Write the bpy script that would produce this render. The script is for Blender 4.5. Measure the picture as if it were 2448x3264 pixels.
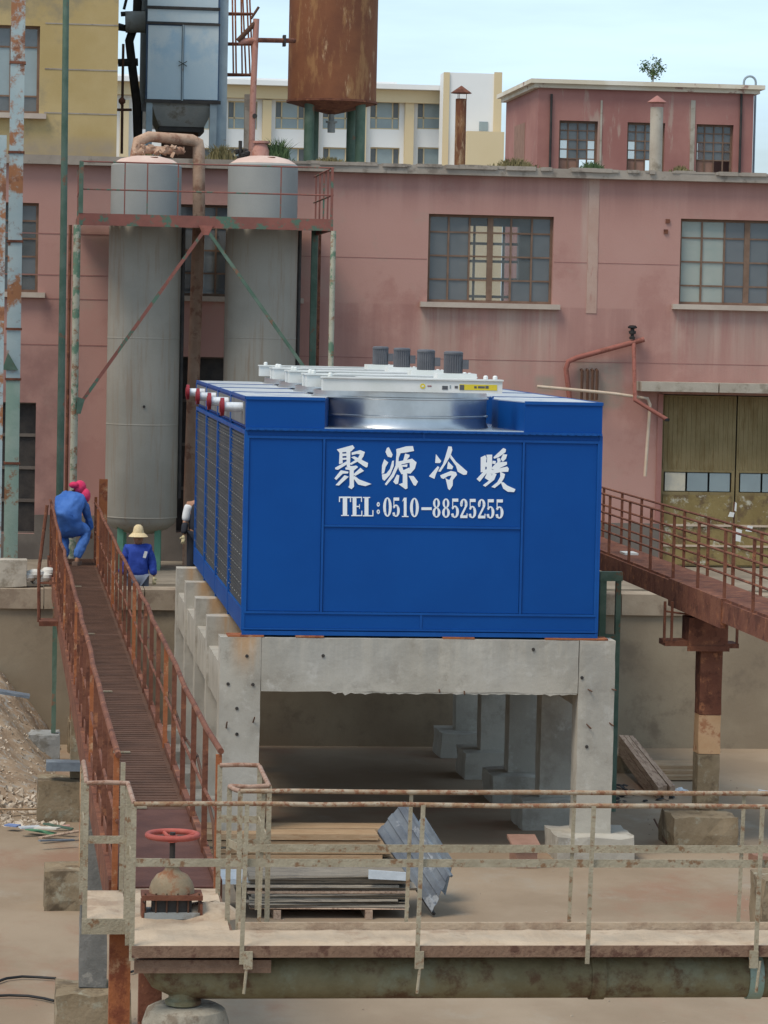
import bpy, bmesh, math, random
from mathutils import Vector, Matrix
random.seed(7)
R = math.radians
scene = bpy.context.scene
for o in list(bpy.data.objects):
    bpy.data.objects.remove(o)

# ---------------------------------------------------------------- camera
F, CX, CY, EYE = 10181., 1224., 1632., 6.6        # photo pixels 2448 x 3264, eye height in metres above basin floor
YAW, PITCH, ROLL = math.atan(1165 / F), math.atan(581 / F), 0.021
c_f = Vector((math.sin(YAW) * math.cos(PITCH), math.cos(YAW) * math.cos(PITCH), -math.sin(PITCH)))
_r = Vector((math.cos(YAW), -math.sin(YAW), 0)); _u = _r.cross(c_f)
c_r = _r * math.cos(ROLL) + _u * math.sin(ROLL)
c_u = -_r * math.sin(ROLL) + _u * math.cos(ROLL)
O = Vector((0, 0, EYE))
cd = bpy.data.cameras.new('camera'); cam = bpy.data.objects.new('camera', cd); scene.collection.objects.link(cam)
cam.matrix_world = Matrix(((c_r.x, c_u.x, -c_f.x, O.x), (c_r.y, c_u.y, -c_f.y, O.y), (c_r.z, c_u.z, -c_f.z, O.z), (0, 0, 0, 1)))
cd.sensor_fit = 'VERTICAL'; cd.sensor_height = 36; cd.sensor_width = 27; cd.lens = F / 3264 * 36
cd.clip_start = 0.5; cd.clip_end = 5000
scene.camera = cam
scene.render.resolution_x = 768; scene.render.resolution_y = 1024

# ---------------------------------------------------------------- world, sun, exposure
SUN_EL, SUN_AZ = R(58), R(-128)      # azimuth clockwise from +Y: sun stands to the left, a little behind the camera
world = bpy.data.worlds.new('World'); scene.world = world; world.use_nodes = True
wn = world.node_tree; wn.nodes.clear()
def WN(t, **k):
    n = wn.nodes.new(t)
    for a, b in k.items(): setattr(n, a, b)
    return n
sky = WN('ShaderNodeTexSky', sky_type='NISHITA', sun_disc=False, sun_elevation=SUN_EL, sun_rotation=SUN_AZ, air_density=1.0, dust_density=1.6, ozone_density=1.2)
tc = WN('ShaderNodeTexCoord'); mp = WN('ShaderNodeMapping'); mp.inputs['Scale'].default_value = (1.6, 1.6, 11)
mp.inputs['Rotation'].default_value = (0.03, 0.05, 0.4)
nz = WN('ShaderNodeTexNoise'); nz.inputs['Scale'].default_value = 2.1; nz.inputs['Detail'].default_value = 7; nz.inputs['Roughness'].default_value = .55
rp = WN('ShaderNodeMapRange'); rp.inputs['From Min'].default_value = .38; rp.inputs['From Max'].default_value = .72
rp.inputs['To Min'].default_value = .3; rp.inputs['To Max'].default_value = .85
mx = WN('ShaderNodeMixRGB'); mx.inputs['Color2'].default_value = (7.5, 9.9, 11.9, 1)
bg = WN('ShaderNodeBackground'); bg.inputs['Strength'].default_value = .068
wo = WN('ShaderNodeOutputWorld')
L = wn.links.new
L(tc.outputs['Generated'], mp.inputs['Vector']); L(mp.outputs['Vector'], nz.inputs['Vector']); L(nz.outputs['Fac'], rp.inputs['Value'])
L(rp.outputs['Result'], mx.inputs['Fac']); L(sky.outputs['Color'], mx.inputs['Color1']); L(mx.outputs['Color'], bg.inputs['Color']); L(bg.outputs['Background'], wo.inputs['Surface'])
sd = bpy.data.lights.new('sun', 'SUN'); sun = bpy.data.objects.new('sun', sd); scene.collection.objects.link(sun)
sd.energy = 1.5; sd.angle = R(24); sd.color = (1, .91, .77)
to_sun = Vector((math.sin(SUN_AZ) * math.cos(SUN_EL), math.cos(SUN_AZ) * math.cos(SUN_EL), math.sin(SUN_EL)))
sun.rotation_euler = to_sun.to_track_quat('Z', 'Y').to_euler(); sun.location = (-30, -20, 60)
scene.view_settings.view_transform = 'Standard'; scene.view_settings.look = 'None'
scene.view_settings.exposure = 0.8; scene.view_settings.gamma = 1
try:
    scene.render.engine = 'CYCLES'
except Exception:
    pass

# ---------------------------------------------------------------- photo pixel -> place
def ray(x, y): return c_f + c_r * ((x - CX) / F) - c_u * ((y - CY) / F)
def pY(x, y, Y): d = ray(x, y); return O + d * (Y / d.y)            # on a wall facing the camera at depth Y
def pZ(x, y, Z): d = ray(x, y); return O + d * ((Z - EYE) / d.z)    # on a level surface
def pX(x, y, X): d = ray(x, y); return O + d * (X / d.x)
def rectY(x0, y0, x1, y1, Y):                                       # pixel rectangle on a wall -> x0,x1,z0,z1
    a, b, c, d = pY(x0, y0, Y), pY(x1, y0, Y), pY(x0, y1, Y), pY(x1, y1, Y)
    return ((a.x + c.x) / 2, (b.x + d.x) / 2, (c.z + d.z) / 2, (a.z + b.z) / 2)

# ---------------------------------------------------------------- mesh builder
class MB:
    def __init__(s): s.v = []; s.f = []
    def add(s, vs, fs):
        n = len(s.v); s.v += [Vector(v) for v in vs]; s.f += [tuple(i + n for i in f) for f in fs]; return s
    def hexa(s, p):   # 4 bottom ccw, 4 top ccw
        return s.add(p, [(3, 2, 1, 0), (4, 5, 6, 7), (0, 1, 5, 4), (1, 2, 6, 5), (2, 3, 7, 6), (3, 0, 4, 7)])
    def box(s, x0, x1, y0, y1, z0, z1):
        if x0 > x1: x0, x1 = x1, x0
        if y0 > y1: y0, y1 = y1, y0
        if z0 > z1: z0, z1 = z1, z0
        return s.hexa([(x0, y0, z0), (x1, y0, z0), (x1, y1, z0), (x0, y1, z0), (x0, y0, z1), (x1, y0, z1), (x1, y1, z1), (x0, y1, z1)])
    def beam(s, p, q, w, h, up=(0, 0, 1)):   # w across, h along up
        p, q = Vector(p), Vector(q); d = (q - p).normalized(); up = Vector(up)
        if abs(d.dot(up)) > .98: up = Vector((0, 1, 0))
        a = d.cross(up).normalized(); b = a.cross(d).normalized()
        a *= w / 2; b *= h / 2
        return s.hexa([p - a - b, p + a - b, q + a - b, q - a - b, p - a + b, p + a + b, q + a + b, q - a + b])
    def path(s, pts, r, n=10, closed=False, cap=True):
        pts = [Vector(p) for p in pts]; m = len(pts); rs = r if isinstance(r, (list, tuple)) else [r] * m
        d0 = (pts[1] - pts[0]).normalized(); ref = Vector((0, 0, 1)) if abs(d0.z) < .9 else Vector((0, 1, 0))
        a = d0.cross(ref).normalized(); vs = []; fs = []
        for i, p in enumerate(pts):
            if closed: d = (pts[(i + 1) % m] - pts[i - 1]).normalized()
            elif i == 0: d = d0
            elif i == m - 1: d = (pts[-1] - pts[-2]).normalized()
            else: d = ((pts[i] - pts[i - 1]).normalized() + (pts[i + 1] - pts[i]).normalized()).normalized()
            a = (a - d * a.dot(d)).normalized(); b = d.cross(a)
            k = 1.0
            if 0 < i < m - 1:
                c = (pts[i] - pts[i - 1]).normalized().dot(d); k = 1 / max(c, .6)
            for j in range(n):
                t = 2 * math.pi * j / n; vs.append(p + (a * math.cos(t) + b * math.sin(t)) * rs[i] * (k if False else 1))
        for i in range(m if closed else m - 1):
            i2 = (i + 1) % m
            for j in range(n):
                j2 = (j + 1) % n; fs.append((i * n + j, i2 * n + j, i2 * n + j2, i * n + j2))
        if cap and not closed: fs.append(tuple(range(n))[::1]); fs.append(tuple((m - 1) * n + j for j in range(n))[::-1])
        return s.add(vs, fs)
    def tube(s, p, q, r, n=10, r2=None): return s.path([p, q], [r, r if r2 is None else r2], n)
    def lathe(s, prof, c, n=24, sy=1.0):
        c = Vector(c); vs = []; fs = []; m = len(prof)
        for (r, z) in prof:
            for j in range(n):
                t = 2 * math.pi * j / n; vs.append(c + Vector((r * math.cos(t), sy * r * math.sin(t), z)))
        for i in range(m - 1):
            for j in range(n):
                j2 = (j + 1) % n; fs.append((i * n + j, i * n + j2, (i + 1) * n + j2, (i + 1) * n + j))
        if prof[0][0] > 1e-6: fs.append(tuple(range(n))[::-1])
        if prof[-1][0] > 1e-6: fs.append(tuple((m - 1) * n + j for j in range(n)))
        return s.add(vs, fs)
    def prism(s, poly, y0, y1, axis='Y'):   # polygon (a,b): axis Y -> (x,z) ; axis Z -> (x,y)
        n = len(poly)
        if axis == 'Y': vs = [(a, y0, b) for a, b in poly] + [(a, y1, b) for a, b in poly]
        else: vs = [(a, b, y0) for a, b in poly] + [(a, b, y1) for a, b in poly]
        fs = [tuple(range(n)), tuple(range(2 * n - 1, n - 1, -1))] + [(i, (i + 1) % n, n + (i + 1) % n, n + i) for i in range(n)]
        return s.add(vs, fs)
    def slab(s, pts, th):   # any planar polygon given thickness vector
        n = len(pts); th = Vector(th); vs = [Vector(p) for p in pts]; vs += [v + th for v in vs]
        return s.add(vs, [tuple(range(n)), tuple(range(2 * n - 1, n - 1, -1))] + [(i, (i + 1) % n, n + (i + 1) % n, n + i) for i in range(n)])
    def wallgrid(s, x0, x1, z0, z1, y0, y1, holes):
        xs = sorted({x0, x1} | {h[0] for h in holes} | {h[1] for h in holes}); zs = sorted({z0, z1} | {h[2] for h in holes} | {h[3] for h in holes})
        xs = [x for x in xs if x0 <= x <= x1]; zs = [z for z in zs if z0 <= z <= z1]
        def solid(i, j):
            if i < 0 or j < 0 or i >= len(xs) - 1 or j >= len(zs) - 1: return False
            cx, cz = (xs[i] + xs[i + 1]) / 2, (zs[j] + zs[j + 1]) / 2
            return not any(h[0] < cx < h[1] and h[2] < cz < h[3] for h in holes)
        for i in range(len(xs) - 1):
            for j in range(len(zs) - 1):
                if not solid(i, j): continue
                a, b, c, d = xs[i], xs[i + 1], zs[j], zs[j + 1]
                s.add([(a, y0, c), (b, y0, c), (b, y0, d), (a, y0, d)], [(0, 1, 2, 3)])
                s.add([(a, y1, c), (b, y1, c), (b, y1, d), (a, y1, d)], [(3, 2, 1, 0)])
                if not solid(i - 1, j): s.add([(a, y0, c), (a, y1, c), (a, y1, d), (a, y0, d)], [(3, 2, 1, 0)])
                if not solid(i + 1, j): s.add([(b, y0, c), (b, y1, c), (b, y1, d), (b, y0, d)], [(0, 1, 2, 3)])
                if not solid(i, j - 1): s.add([(a, y0, c), (b, y0, c), (b, y1, c), (a, y1, c)], [(3, 2, 1, 0)])
                if not solid(i, j + 1): s.add([(a, y0, d), (b, y0, d), (b, y1, d), (a, y1, d)], [(0, 1, 2, 3)])
        return s

col = scene.collection
def _mesh(name, mb, m, off, smooth):
    me = bpy.data.meshes.new(name); me.from_pydata([tuple(v - off) for v in mb.v], [], mb.f)
    bm = bmesh.new(); bm.from_mesh(me); bmesh.ops.recalc_face_normals(bm, faces=bm.faces[:]); bm.to_mesh(me); bm.free()
    if m: me.materials.append(m)
    if smooth:
        for p in me.polygons: p.use_smooth = True
        me.set_sharp_from_angle(angle=R(38))
    me.update(); return me
def tag(o, label=None, cat=None, group=None, kind=None):
    for k, v in (('label', label), ('category', cat), ('group', group), ('kind', kind)):
        if v: o[k] = v
    return o
def thing(name, loc, label, cat, group=None):
    o = bpy.data.objects.new(name, None); o.empty_display_size = .2; o.location = loc; col.objects.link(o)
    o['_loc'] = 0; del o['_loc']
    WORLD[o.name] = Vector(loc); return tag(o, label, cat, group)
WORLD = {}
def part(name, mb, m, parent, smooth=False, label=None, kind=None):
    off = WORLD[parent.name]
    o = bpy.data.objects.new(name, _mesh(name, mb, m, off, smooth)); col.objects.link(o); o.parent = parent
    WORLD[o.name] = off
    return tag(o, label, None, None, kind)
def share(name, me, parent, loc):     # an alike piece that shares its mesh
    o = bpy.data.objects.new(name, me); col.objects.link(o); o.parent = parent; o.location = Vector(loc) - WORLD[parent.name]
    WORLD[o.name] = Vector(loc); return o
def solo(name, mb, m, label, cat, group=None, smooth=False, kind=None):
    lo = Vector([min(v[i] for v in mb.v) for i in range(3)]); hi = Vector([max(v[i] for v in mb.v) for i in range(3)])
    base = Vector(((lo.x + hi.x) / 2, (lo.y + hi.y) / 2, lo.z))
    o = bpy.data.objects.new(name, _mesh(name, mb, m, base, smooth)); o.location = base; col.objects.link(o)
    WORLD[o.name] = base
    return tag(o, label, cat, group, kind)
def struct(name, mb, m, smooth=False):
    o = bpy.data.objects.new(name, _mesh(name, mb, m, Vector(), smooth)); col.objects.link(o); o['kind'] = 'structure'; WORLD[o.name] = Vector(); return o
def copy_tree(o, parent=None, delta=None):
    c = o.copy(); col.objects.link(c)
    if parent: c.parent = parent
    elif delta: c.location = o.location + Vector(delta)
    WORLD[c.name] = WORLD[o.name] + (Vector(delta) if delta else Vector())
    for ch in [x for x in bpy.data.objects if x.parent == o]: copy_tree(ch, c, delta)
    return c

# ---------------------------------------------------------------- materials
def mat(name, c1, c2=None, scale=3., rough=.8, metal=0., bump=.15, bscale=None, lo=.35, hi=.65, stain=None, stain_scale=2., stain_lo=.5, stain_hi=.62,
        stretch=(1, 1, 1), spec=.3, fine=.06, stain2=None, stain_stretch=None, coat=0.):
    m = bpy.data.materials.new(name); m.use_nodes = True; nt = m.node_tree; N = nt.nodes; b = N['Principled BSDF']; K = nt.links.new
    geo = N.new('ShaderNodeNewGeometry'); mpn = N.new('ShaderNodeMapping'); mpn.inputs['Scale'].default_value = stretch; K(geo.outputs['Position'], mpn.inputs['Vector'])
    def noise(sc, det=6, vec=None, ro=.6):
        n = N.new('ShaderNodeTexNoise'); n.inputs['Scale'].default_value = sc; n.inputs['Detail'].default_value = det; n.inputs['Roughness'].default_value = ro
        K(vec or mpn.outputs['Vector'], n.inputs['Vector']); return n.outputs['Fac']
    def ramp(x, a, bb):
        r = N.new('ShaderNodeMapRange'); r.interpolation_type = 'SMOOTHSTEP'; r.inputs['From Min'].default_value = a; r.inputs['From Max'].default_value = bb; K(x, r.inputs['Value']); return r.outputs['Result']
    def mix(fac, a, bb, mode='MIX'):
        x = N.new('ShaderNodeMixRGB'); x.blend_type = mode
        if isinstance(fac, float): x.inputs['Fac'].default_value = fac
        else: K(fac, x.inputs['Fac'])
        for s_, v in ((x.inputs['Color1'], a), (x.inputs['Color2'], bb)):
            if isinstance(v, tuple): s_.default_value = (*v[:3], 1)
            else: K(v, s_)
        return x.outputs['Color']
    cur = c1
    if c2: cur = mix(ramp(noise(scale), lo, hi), c1, c2)
    if stain:
        sv = None
        if stain_stretch:
            m2 = N.new('ShaderNodeMapping'); m2.inputs['Scale'].default_value = stain_stretch; K(geo.outputs['Position'], m2.inputs['Vector']); sv = m2.outputs['Vector']
        cur = mix(ramp(noise(stain_scale, 8, sv, .68), stain_lo, stain_hi), cur, stain)
        if stain2: cur = mix(ramp(noise(stain_scale * 1.7, 8, sv, .7), stain_lo + .04, stain_hi + .06), cur, stain2)
    if fine:   # fine grain of the colour itself
        g = ramp(noise(60, 3, geo.outputs['Position']), .2, .8); cur = mix(float(fine) * 2, cur, mix(g, (.35, .35, .35), (.68, .68, .68)), 'OVERLAY')
    if isinstance(cur, tuple): b.inputs['Base Color'].default_value = (*cur, 1)
    else: K(cur, b.inputs['Base Color'])
    b.inputs['Roughness'].default_value = rough; b.inputs['Metallic'].default_value = metal; b.inputs['Specular IOR Level'].default_value = spec
    if coat: b.inputs['Coat Weight'].default_value = coat
    if bump:
        bp = N.new('ShaderNodeBump'); bp.inputs['Strength'].default_value = bump; bp.inputs['Distance'].default_value = .02
        K(noise(bscale or scale * 8, 5, geo.outputs['Position']), bp.inputs['Height']); K(bp.outputs['Normal'], b.inputs['Normal'])
    m['nodes_ok'] = 1
    return m
def regions(m, rects, colour, kind='streak', strength=1.0, scale=6.):
    """marks with a shape of their own (run-off streaks, patches) on a wall: rects = (x0,x1,z0,z1,soft)"""
    nt = m.node_tree; N = nt.nodes; K = nt.links.new; b = N['Principled BSDF']
    src = b.inputs['Base Color'].links[0].from_socket
    geo = N.new('ShaderNodeNewGeometry'); sp = N.new('ShaderNodeSeparateXYZ'); K(geo.outputs['Position'], sp.inputs[0])
    def M(op, a, c=None):
        n = N.new('ShaderNodeMath'); n.operation = op
        for i, v in enumerate((a, c)):
            if v is None: continue
            if isinstance(v, (int, float)): n.inputs[i].default_value = v
            else: K(v, n.inputs[i])
        return n.outputs[0]
    def step(x, a, c):
        r = N.new('ShaderNodeMapRange'); r.interpolation_type = 'SMOOTHSTEP'; r.inputs['From Min'].default_value = a; r.inputs['From Max'].default_value = c; K(x, r.inputs['Value']); return r.outputs['Result']
    tot = None
    mpn = N.new('ShaderNodeMapping'); mpn.inputs['Scale'].default_value = (1, 1, .06 if kind == 'streak' else .9); K(geo.outputs['Position'], mpn.inputs['Vector'])
    n = N.new('ShaderNodeTexNoise'); n.inputs['Scale'].default_value = scale; n.inputs['Detail'].default_value = 5; n.inputs['Roughness'].default_value = .65; K(mpn.outputs['Vector'], n.inputs['Vector'])
    nn = step(n.outputs['Fac'], .34, .62)
    for (x0, x1, z0, z1, s) in rects:
        a = M('MULTIPLY', step(sp.outputs['X'], x0 - s, x0 + s), M('SUBTRACT', 1, step(sp.outputs['X'], x1 - s, x1 + s)))
        top = .02 if kind == 'streak' else s
        c = M('MULTIPLY', step(sp.outputs['Z'], z0 - s, z0 + (z1 - z0) * (.8 if kind == 'streak' else 0) + s), M('SUBTRACT', 1, step(sp.outputs['Z'], z1 - top, z1 + top)))
        k = M('MULTIPLY', a, c); tot = k if tot is None else M('MAXIMUM', tot, k)
    fac = M('MULTIPLY', M('MULTIPLY', tot, nn if kind == 'streak' else M('ADD', .45, M('MULTIPLY', nn, .55))), strength)
    x = N.new('ShaderNodeMixRGB'); K(fac, x.inputs['Fac']); K(src, x.inputs['Color1']); x.inputs['Color2'].default_value = (*colour, 1)
    K(x.outputs['Color'], b.inputs['Base Color'])
def glass(name, tint, clear, rough=.12, dirt=(.33, .35, .34)):
    m = bpy.data.materials.new(name); m.use_nodes = True; nt = m.node_tree; N = nt.nodes; K = nt.links.new
    b = N['Principled BSDF']; b.inputs['Base Color'].default_value = (*tint, 1); b.inputs['Roughness'].default_value = rough; b.inputs['Specular IOR Level'].default_value = .6
    n = N.new('ShaderNodeTexNoise'); n.inputs['Scale'].default_value = 2.3; g = N.new('ShaderNodeNewGeometry'); K(g.outputs['Position'], n.inputs['Vector'])
    x = N.new('ShaderNodeMixRGB'); K(n.outputs['Fac'], x.inputs['Fac']); x.inputs['Color1'].default_value = (*tint, 1); x.inputs['Color2'].default_value = (*dirt, 1); K(x.outputs['Color'], b.inputs['Base Color'])
    t = N.new('ShaderNodeBsdfTransparent'); ms = N.new('ShaderNodeMixShader'); ms.inputs['Fac'].default_value = clear
    K(b.outputs[0], ms.inputs[1]); K(t.outputs[0], ms.inputs[2]); K(ms.outputs[0], N['Material Output'].inputs['Surface'])
    return m

M = {}
M['floor'] = mat('basin_silt', (.245, .178, .118), (.315, .238, .165), scale=.45, rough=.9, stain=(.265, .155, .1), stain_scale=.33, stain_lo=.5, stain_hi=.66, stain2=(.31, .26, .2), bump=.25, bscale=7, stretch=(1, .6, 1))
M['earth'] = mat('yard_earth', (.2, .165, .125), (.28, .235, .18), scale=1.2, rough=.95, bump=.5)
M['rubble'] = mat('rubble_earth', (.3, .21, .14), (.4, .3, .21), scale=2.5, rough=.95, bump=.9, bscale=14, stain=(.36, .33, .29), stain_scale=5, stain_lo=.52, stain_hi=.6)
M['stone'] = mat('rubble_stone', (.4, .32, .24), (.54, .46, .37), scale=3, rough=.9)
M['basinwall'] = mat('basin_wall_render', (.25, .195, .135), (.31, .25, .175), scale=.7, rough=.9, stain=(.2, .155, .11), stain_scale=1.1, stain_lo=.5, stain_hi=.68, bump=.25, bscale=9)
M['concrete'] = mat('fresh_concrete', (.36, .33, .28), (.44, .405, .345), scale=1.3, rough=.85, stain=(.3, .27, .225), stain_scale=2.0, stain_lo=.5, stain_hi=.66, bump=.3, bscale=12, stain2=(.5, .47, .42))
M['oldconc'] = mat('old_concrete', (.2, .148, .09), (.26, .2, .13), scale=2.2, rough=.9, stain=(.13, .095, .06), stain_scale=3, bump=.5, bscale=16, stain2=(.3, .27, .2))
M['greyconc'] = mat('grey_concrete', (.26, .265, .26), (.36, .36, .35), scale=2.2, rough=.9, stain=(.18, .17, .15), stain_scale=2.5, bump=.4)
M['pale_conc'] = mat('pale_concrete', (.36, .31, .25), (.44, .39, .32), scale=1.4, rough=.9, stain=(.25, .21, .16), stain_scale=2.4, stain_lo=.5, stain_hi=.65, bump=.3)
M['pink'] = mat('pink_wall_paint', (.41, .222, .184), (.435, .246, .206), scale=.5, rough=.9, stain=(.38, .198, .165), stain_scale=.6, bump=.12, bscale=25, stain2=(.4, .25, .205))
M['pink_old'] = mat('old_red_render', (.31, .135, .115), (.38, .18, .15), scale=.6, rough=.9, stain=(.4, .27, .22), stain_scale=1.6, stain_lo=.56, stain_hi=.66, stain_stretch=(1.5, 1, .25), bump=.15)
M['plinth'] = mat('dark_plinth', (.11, .092, .08), (.16, .135, .115), scale=1.2, rough=.9)
M['parapet'] = mat('parapet_cement', (.27, .225, .185), (.35, .3, .25), scale=1.1, rough=.9, stain=(.2, .165, .135), stain_scale=2.5, bump=.4)
M['cornice'] = mat('peeling_cornice', (.6, .52, .4), (.72, .66, .56), scale=.9, rough=.9, stain=(.33, .2, .16), stain_scale=1.2, stain_lo=.58, stain_hi=.64)
M['yellow'] = mat('yellow_render', (.39, .28, .12), (.45, .335, .165), scale=.6, rough=.9, stain=(.27, .215, .13), stain_scale=.5, stain_lo=.46, stain_hi=.6, bump=.15)
M['cream'] = mat('cream_facade', (.6, .47, .28), (.64, .51, .32), scale=.1, rough=.9, bump=0, fine=.02)
M['white'] = mat('white_facade', (.78, .77, .75), (.72, .71, .69), scale=.15, rough=.9, bump=0, fine=.02)
M['blue'] = mat('blue_paint', (.001, .056, .25), (.0015, .063, .272), scale=.7, rough=.5, spec=.18, bump=.03, bscale=2.5, fine=.03)
M['blue_edge'] = mat('blue_paint_trim', (.002, .062, .265), (.003, .074, .295), scale=2, rough=.45, spec=.25, bump=.05)
M['louver'] = mat('louver_plastic', (.13, .135, .145), (.17, .17, .175), scale=2, rough=.7)
M['film'] = mat('cover_film', (.42, .46, .5), (.6, .6, .58), scale=1.1, rough=.35, spec=.5, stain=(.06, .14, .34), stain_scale=2.2, stain_lo=.56, stain_hi=.66, bump=.35, bscale=4)
M['galv'] = mat('galvanised_steel', (.5, .51, .52), (.66, .67, .68), scale=1.4, rough=.3, metal=.9, bump=.03, fine=.02)
M['whitepaint'] = mat('white_beam_paint', (.7, .7, .68), (.62, .63, .6), scale=2, rough=.5, bump=.05)
M['letter'] = mat('white_lettering', (.78, .8, .82), None, rough=.6, bump=0, fine=.02)
M['motor'] = mat('motor_grey', (.085, .085, .095), (.11, .11, .12), scale=5, rough=.5)
M['redflange'] = mat('red_primer', (.2, .012, .02), (.25, .02, .03), scale=6, rough=.55)
M['chrome'] = mat('wrapped_pipe', (.8, .8, .8), (.62, .63, .64), scale=7, rough=.3, metal=.25)
M['ylabel'] = mat('yellow_label', (.66, .52, .04), None, rough=.5, bump=0, fine=.02)
M['black'] = mat('black_rubber', (.015, .015, .016), None, rough=.6, bump=0, fine=0)
M['rust'] = mat('rusty_steel', (.14, .05, .03), (.19, .075, .043), scale=3, rough=.85, stain=(.1, .036, .022), stain_scale=4, bump=.4, stain2=(.31, .125, .06))
M['rustdark'] = mat('dark_rust_grating', (.085, .042, .026), (.12, .06, .038), scale=2.5, rough=.9, bump=.6, bscale=30)
M['rustorange'] = mat('orange_rust', (.3, .095, .035), (.36, .13, .055), scale=3, rough=.85, stain=(.2, .06, .03), stain_scale=3, bump=.4, stain2=(.46, .27, .15))
M['railcream'] = mat('flaking_cream_rail', (.29, .245, .17), (.35, .3, .215), scale=9, rough=.8, stain=(.21, .12, .065), stain_scale=14, stain_lo=.53, stain_hi=.64, bump=.4, bscale=50)
M['railrust'] = mat('flaking_rust_rail', (.36, .29, .21), (.27, .16, .09), scale=12, rough=.85, stain=(.22, .1, .055), stain_scale=22, stain_lo=.5, stain_hi=.6, bump=.4, bscale=50)
M['sand'] = mat('pale_silt_deck', (.42, .315, .22), (.48, .37, .265), scale=2.5, rough=.95, stain=(.34, .24, .165), stain_scale=2.2, bump=.5, bscale=20)
M['brick_edge'] = mat('deck_edge_rust', (.17, .1, .066), (.24, .15, .1), scale=5, rough=.9, stain=(.11, .055, .038), stain_scale=5, bump=.5)
M['pipegreen'] = mat('mossy_green_pipe', (.15, .125, .065), (.2, .17, .095), scale=2.6, rough=.75, stain=(.1, .055, .028), stain_scale=2.2, stain_lo=.47, stain_hi=.6, bump=.4, stain2=(.2, .19, .12))
M['greenpaint'] = mat('green_paint', (.07, .12, .085), (.115, .165, .125), scale=3, rough=.7, stain=(.2, .1, .06), stain_scale=2.6, stain_lo=.58, stain_hi=.64, bump=.2)
M['greenlight'] = mat('light_green_paint', (.1, .25, .17), (.13, .3, .21), scale=3, rough=.7)
M['greenpeel'] = mat('peeling_green_post', (.36, .34, .26), (.42, .4, .31), scale=4, rough=.8, stain=(.13, .21, .14), stain_scale=3.2, stain_lo=.5, stain_hi=.57, stain2=(.26, .14, .08))
M['greenrail'] = mat('green_red_beam', (.19, .075, .06), (.24, .09, .07), scale=3, rough=.8, stain=(.08, .14, .1), stain_scale=2.6, stain_lo=.52, stain_hi=.58)
M['tank'] = mat('grey_tank_paint', (.28, .26, .22), (.33, .305, .26), scale=.8, rough=.75, stain=(.27, .2, .145), stain_scale=2.4, stain_lo=.5, stain_hi=.72, stain_stretch=(3.5, 3.5, .2), bump=.08)
M['tanktop'] = mat('tank_upper_paint', (.27, .27, .255), (.31, .305, .285), scale=.8, rough=.7, bump=.05)
M['dust'] = mat('lit_dome_pink', (.55, .39, .33), (.62, .47, .4), scale=2, rough=.95, bump=.2)  # tank domes: the light on their tops put into the colour
M['tanpipe'] = mat('tan_lagging', (.4, .25, .17), (.46, .31, .22), scale=3, rough=.9, stain=(.28, .15, .1), stain_scale=4, bump=.5)
M['rusttank'] = mat('rusty_tank', (.16, .06, .032), (.22, .085, .04), scale=.9, rough=.85, stain=(.3, .15, .065), stain_scale=1.2, stain_lo=.52, stain_hi=.66, stain_stretch=(2.5, 2.5, .7), bump=.3, stain2=(.5, .34, .2))
M['bluegrey'] = mat('pale_blue_panel', (.4, .5, .56), (.5, .56, .58), scale=.7, rough=.55, stain=(.34, .46, .55), stain_scale=.8, bump=.06)
M['bluedark'] = mat('blue_grey_frame', (.24, .29, .32), (.3, .36, .39), scale=2, rough=.6, stain=(.2, .14, .1), stain_scale=3, stain_lo=.6, stain_hi=.7)
M['bluedeep'] = mat('deep_blue_side', (.05, .09, .16), (.07, .11, .18), scale=1.5, rough=.6)
M['greyhop'] = mat('grey_hopper', (.28, .29, .28), (.36, .36, .34), scale=2, rough=.7, stain=(.2, .18, .15), stain_scale=2)
M['darksteel'] = mat('dark_steel', (.03, .027, .026), (.05, .043, .038), scale=4, rough=.7)
M['redpipe'] = mat('red_oxide_pipe', (.26, .09, .07), (.32, .12, .09), scale=4, rough=.8, stain=(.2, .07, .05), stain_scale=4)
M['pinkpipe'] = mat('faded_pink_pipe', (.42, .2, .16), (.48, .26, .21), scale=3, rough=.85, stain=(.33, .14, .1), stain_scale=3)
M['beigepipe'] = mat('beige_pipe', (.5, .38, .28), (.55, .44, .34), scale=4, rough=.8)
M['bluerust'] = mat('pale_blue_rusting_column', (.31, .38, .39), (.36, .42, .42), scale=1.2, rough=.7, stain=(.3, .13, .06), stain_scale=1.5, stain_lo=.5, stain_hi=.58, bump=.2, stain2=(.19, .08, .045))
M['greenrust'] = mat('pale_green_rusting_column', (.23, .32, .26), (.3, .37, .31), scale=2.2, rough=.7, stain=(.25, .12, .06), stain_scale=2.4, stain_lo=.54, stain_hi=.62, bump=.2)
M['gate'] = mat('mustard_gate', (.21, .155, .07), (.26, .195, .095), scale=1.6, rough=.75, stain=(.2, .14, .06), stain_scale=2.5, stain_stretch=(3, 1, .5), bump=.15)
M['gate_low'] = mat('flaking_mustard_gate', (.22, .155, .06), (.27, .2, .08), scale=2.5, rough=.8, stain=(.15, .1, .05), stain_scale=3, stain2=(.5, .46, .36), bump=.3)
M['winframe'] = mat('brown_window_frame', (.16, .095, .062), (.2, .125, .085), scale=5, rough=.7)
M['sill'] = mat('sill_cement', (.42, .34, .28), (.48, .4, .33), scale=2, rough=.9)
M['interior'] = mat('dim_room_wall', (.3, .3, .28), (.36, .36, .33), scale=.8, rough=.95)
M['glass'] = glass('dusty_window_glass', (.12, .135, .14), .72)
M['glass2'] = glass('grey_window_glass', (.1, .11, .115), .15, dirt=(.16, .17, .175))
M['teal'] = glass('greenish_window_glass', (.3, .36, .32), .25, dirt=(.42, .44, .38))
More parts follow.
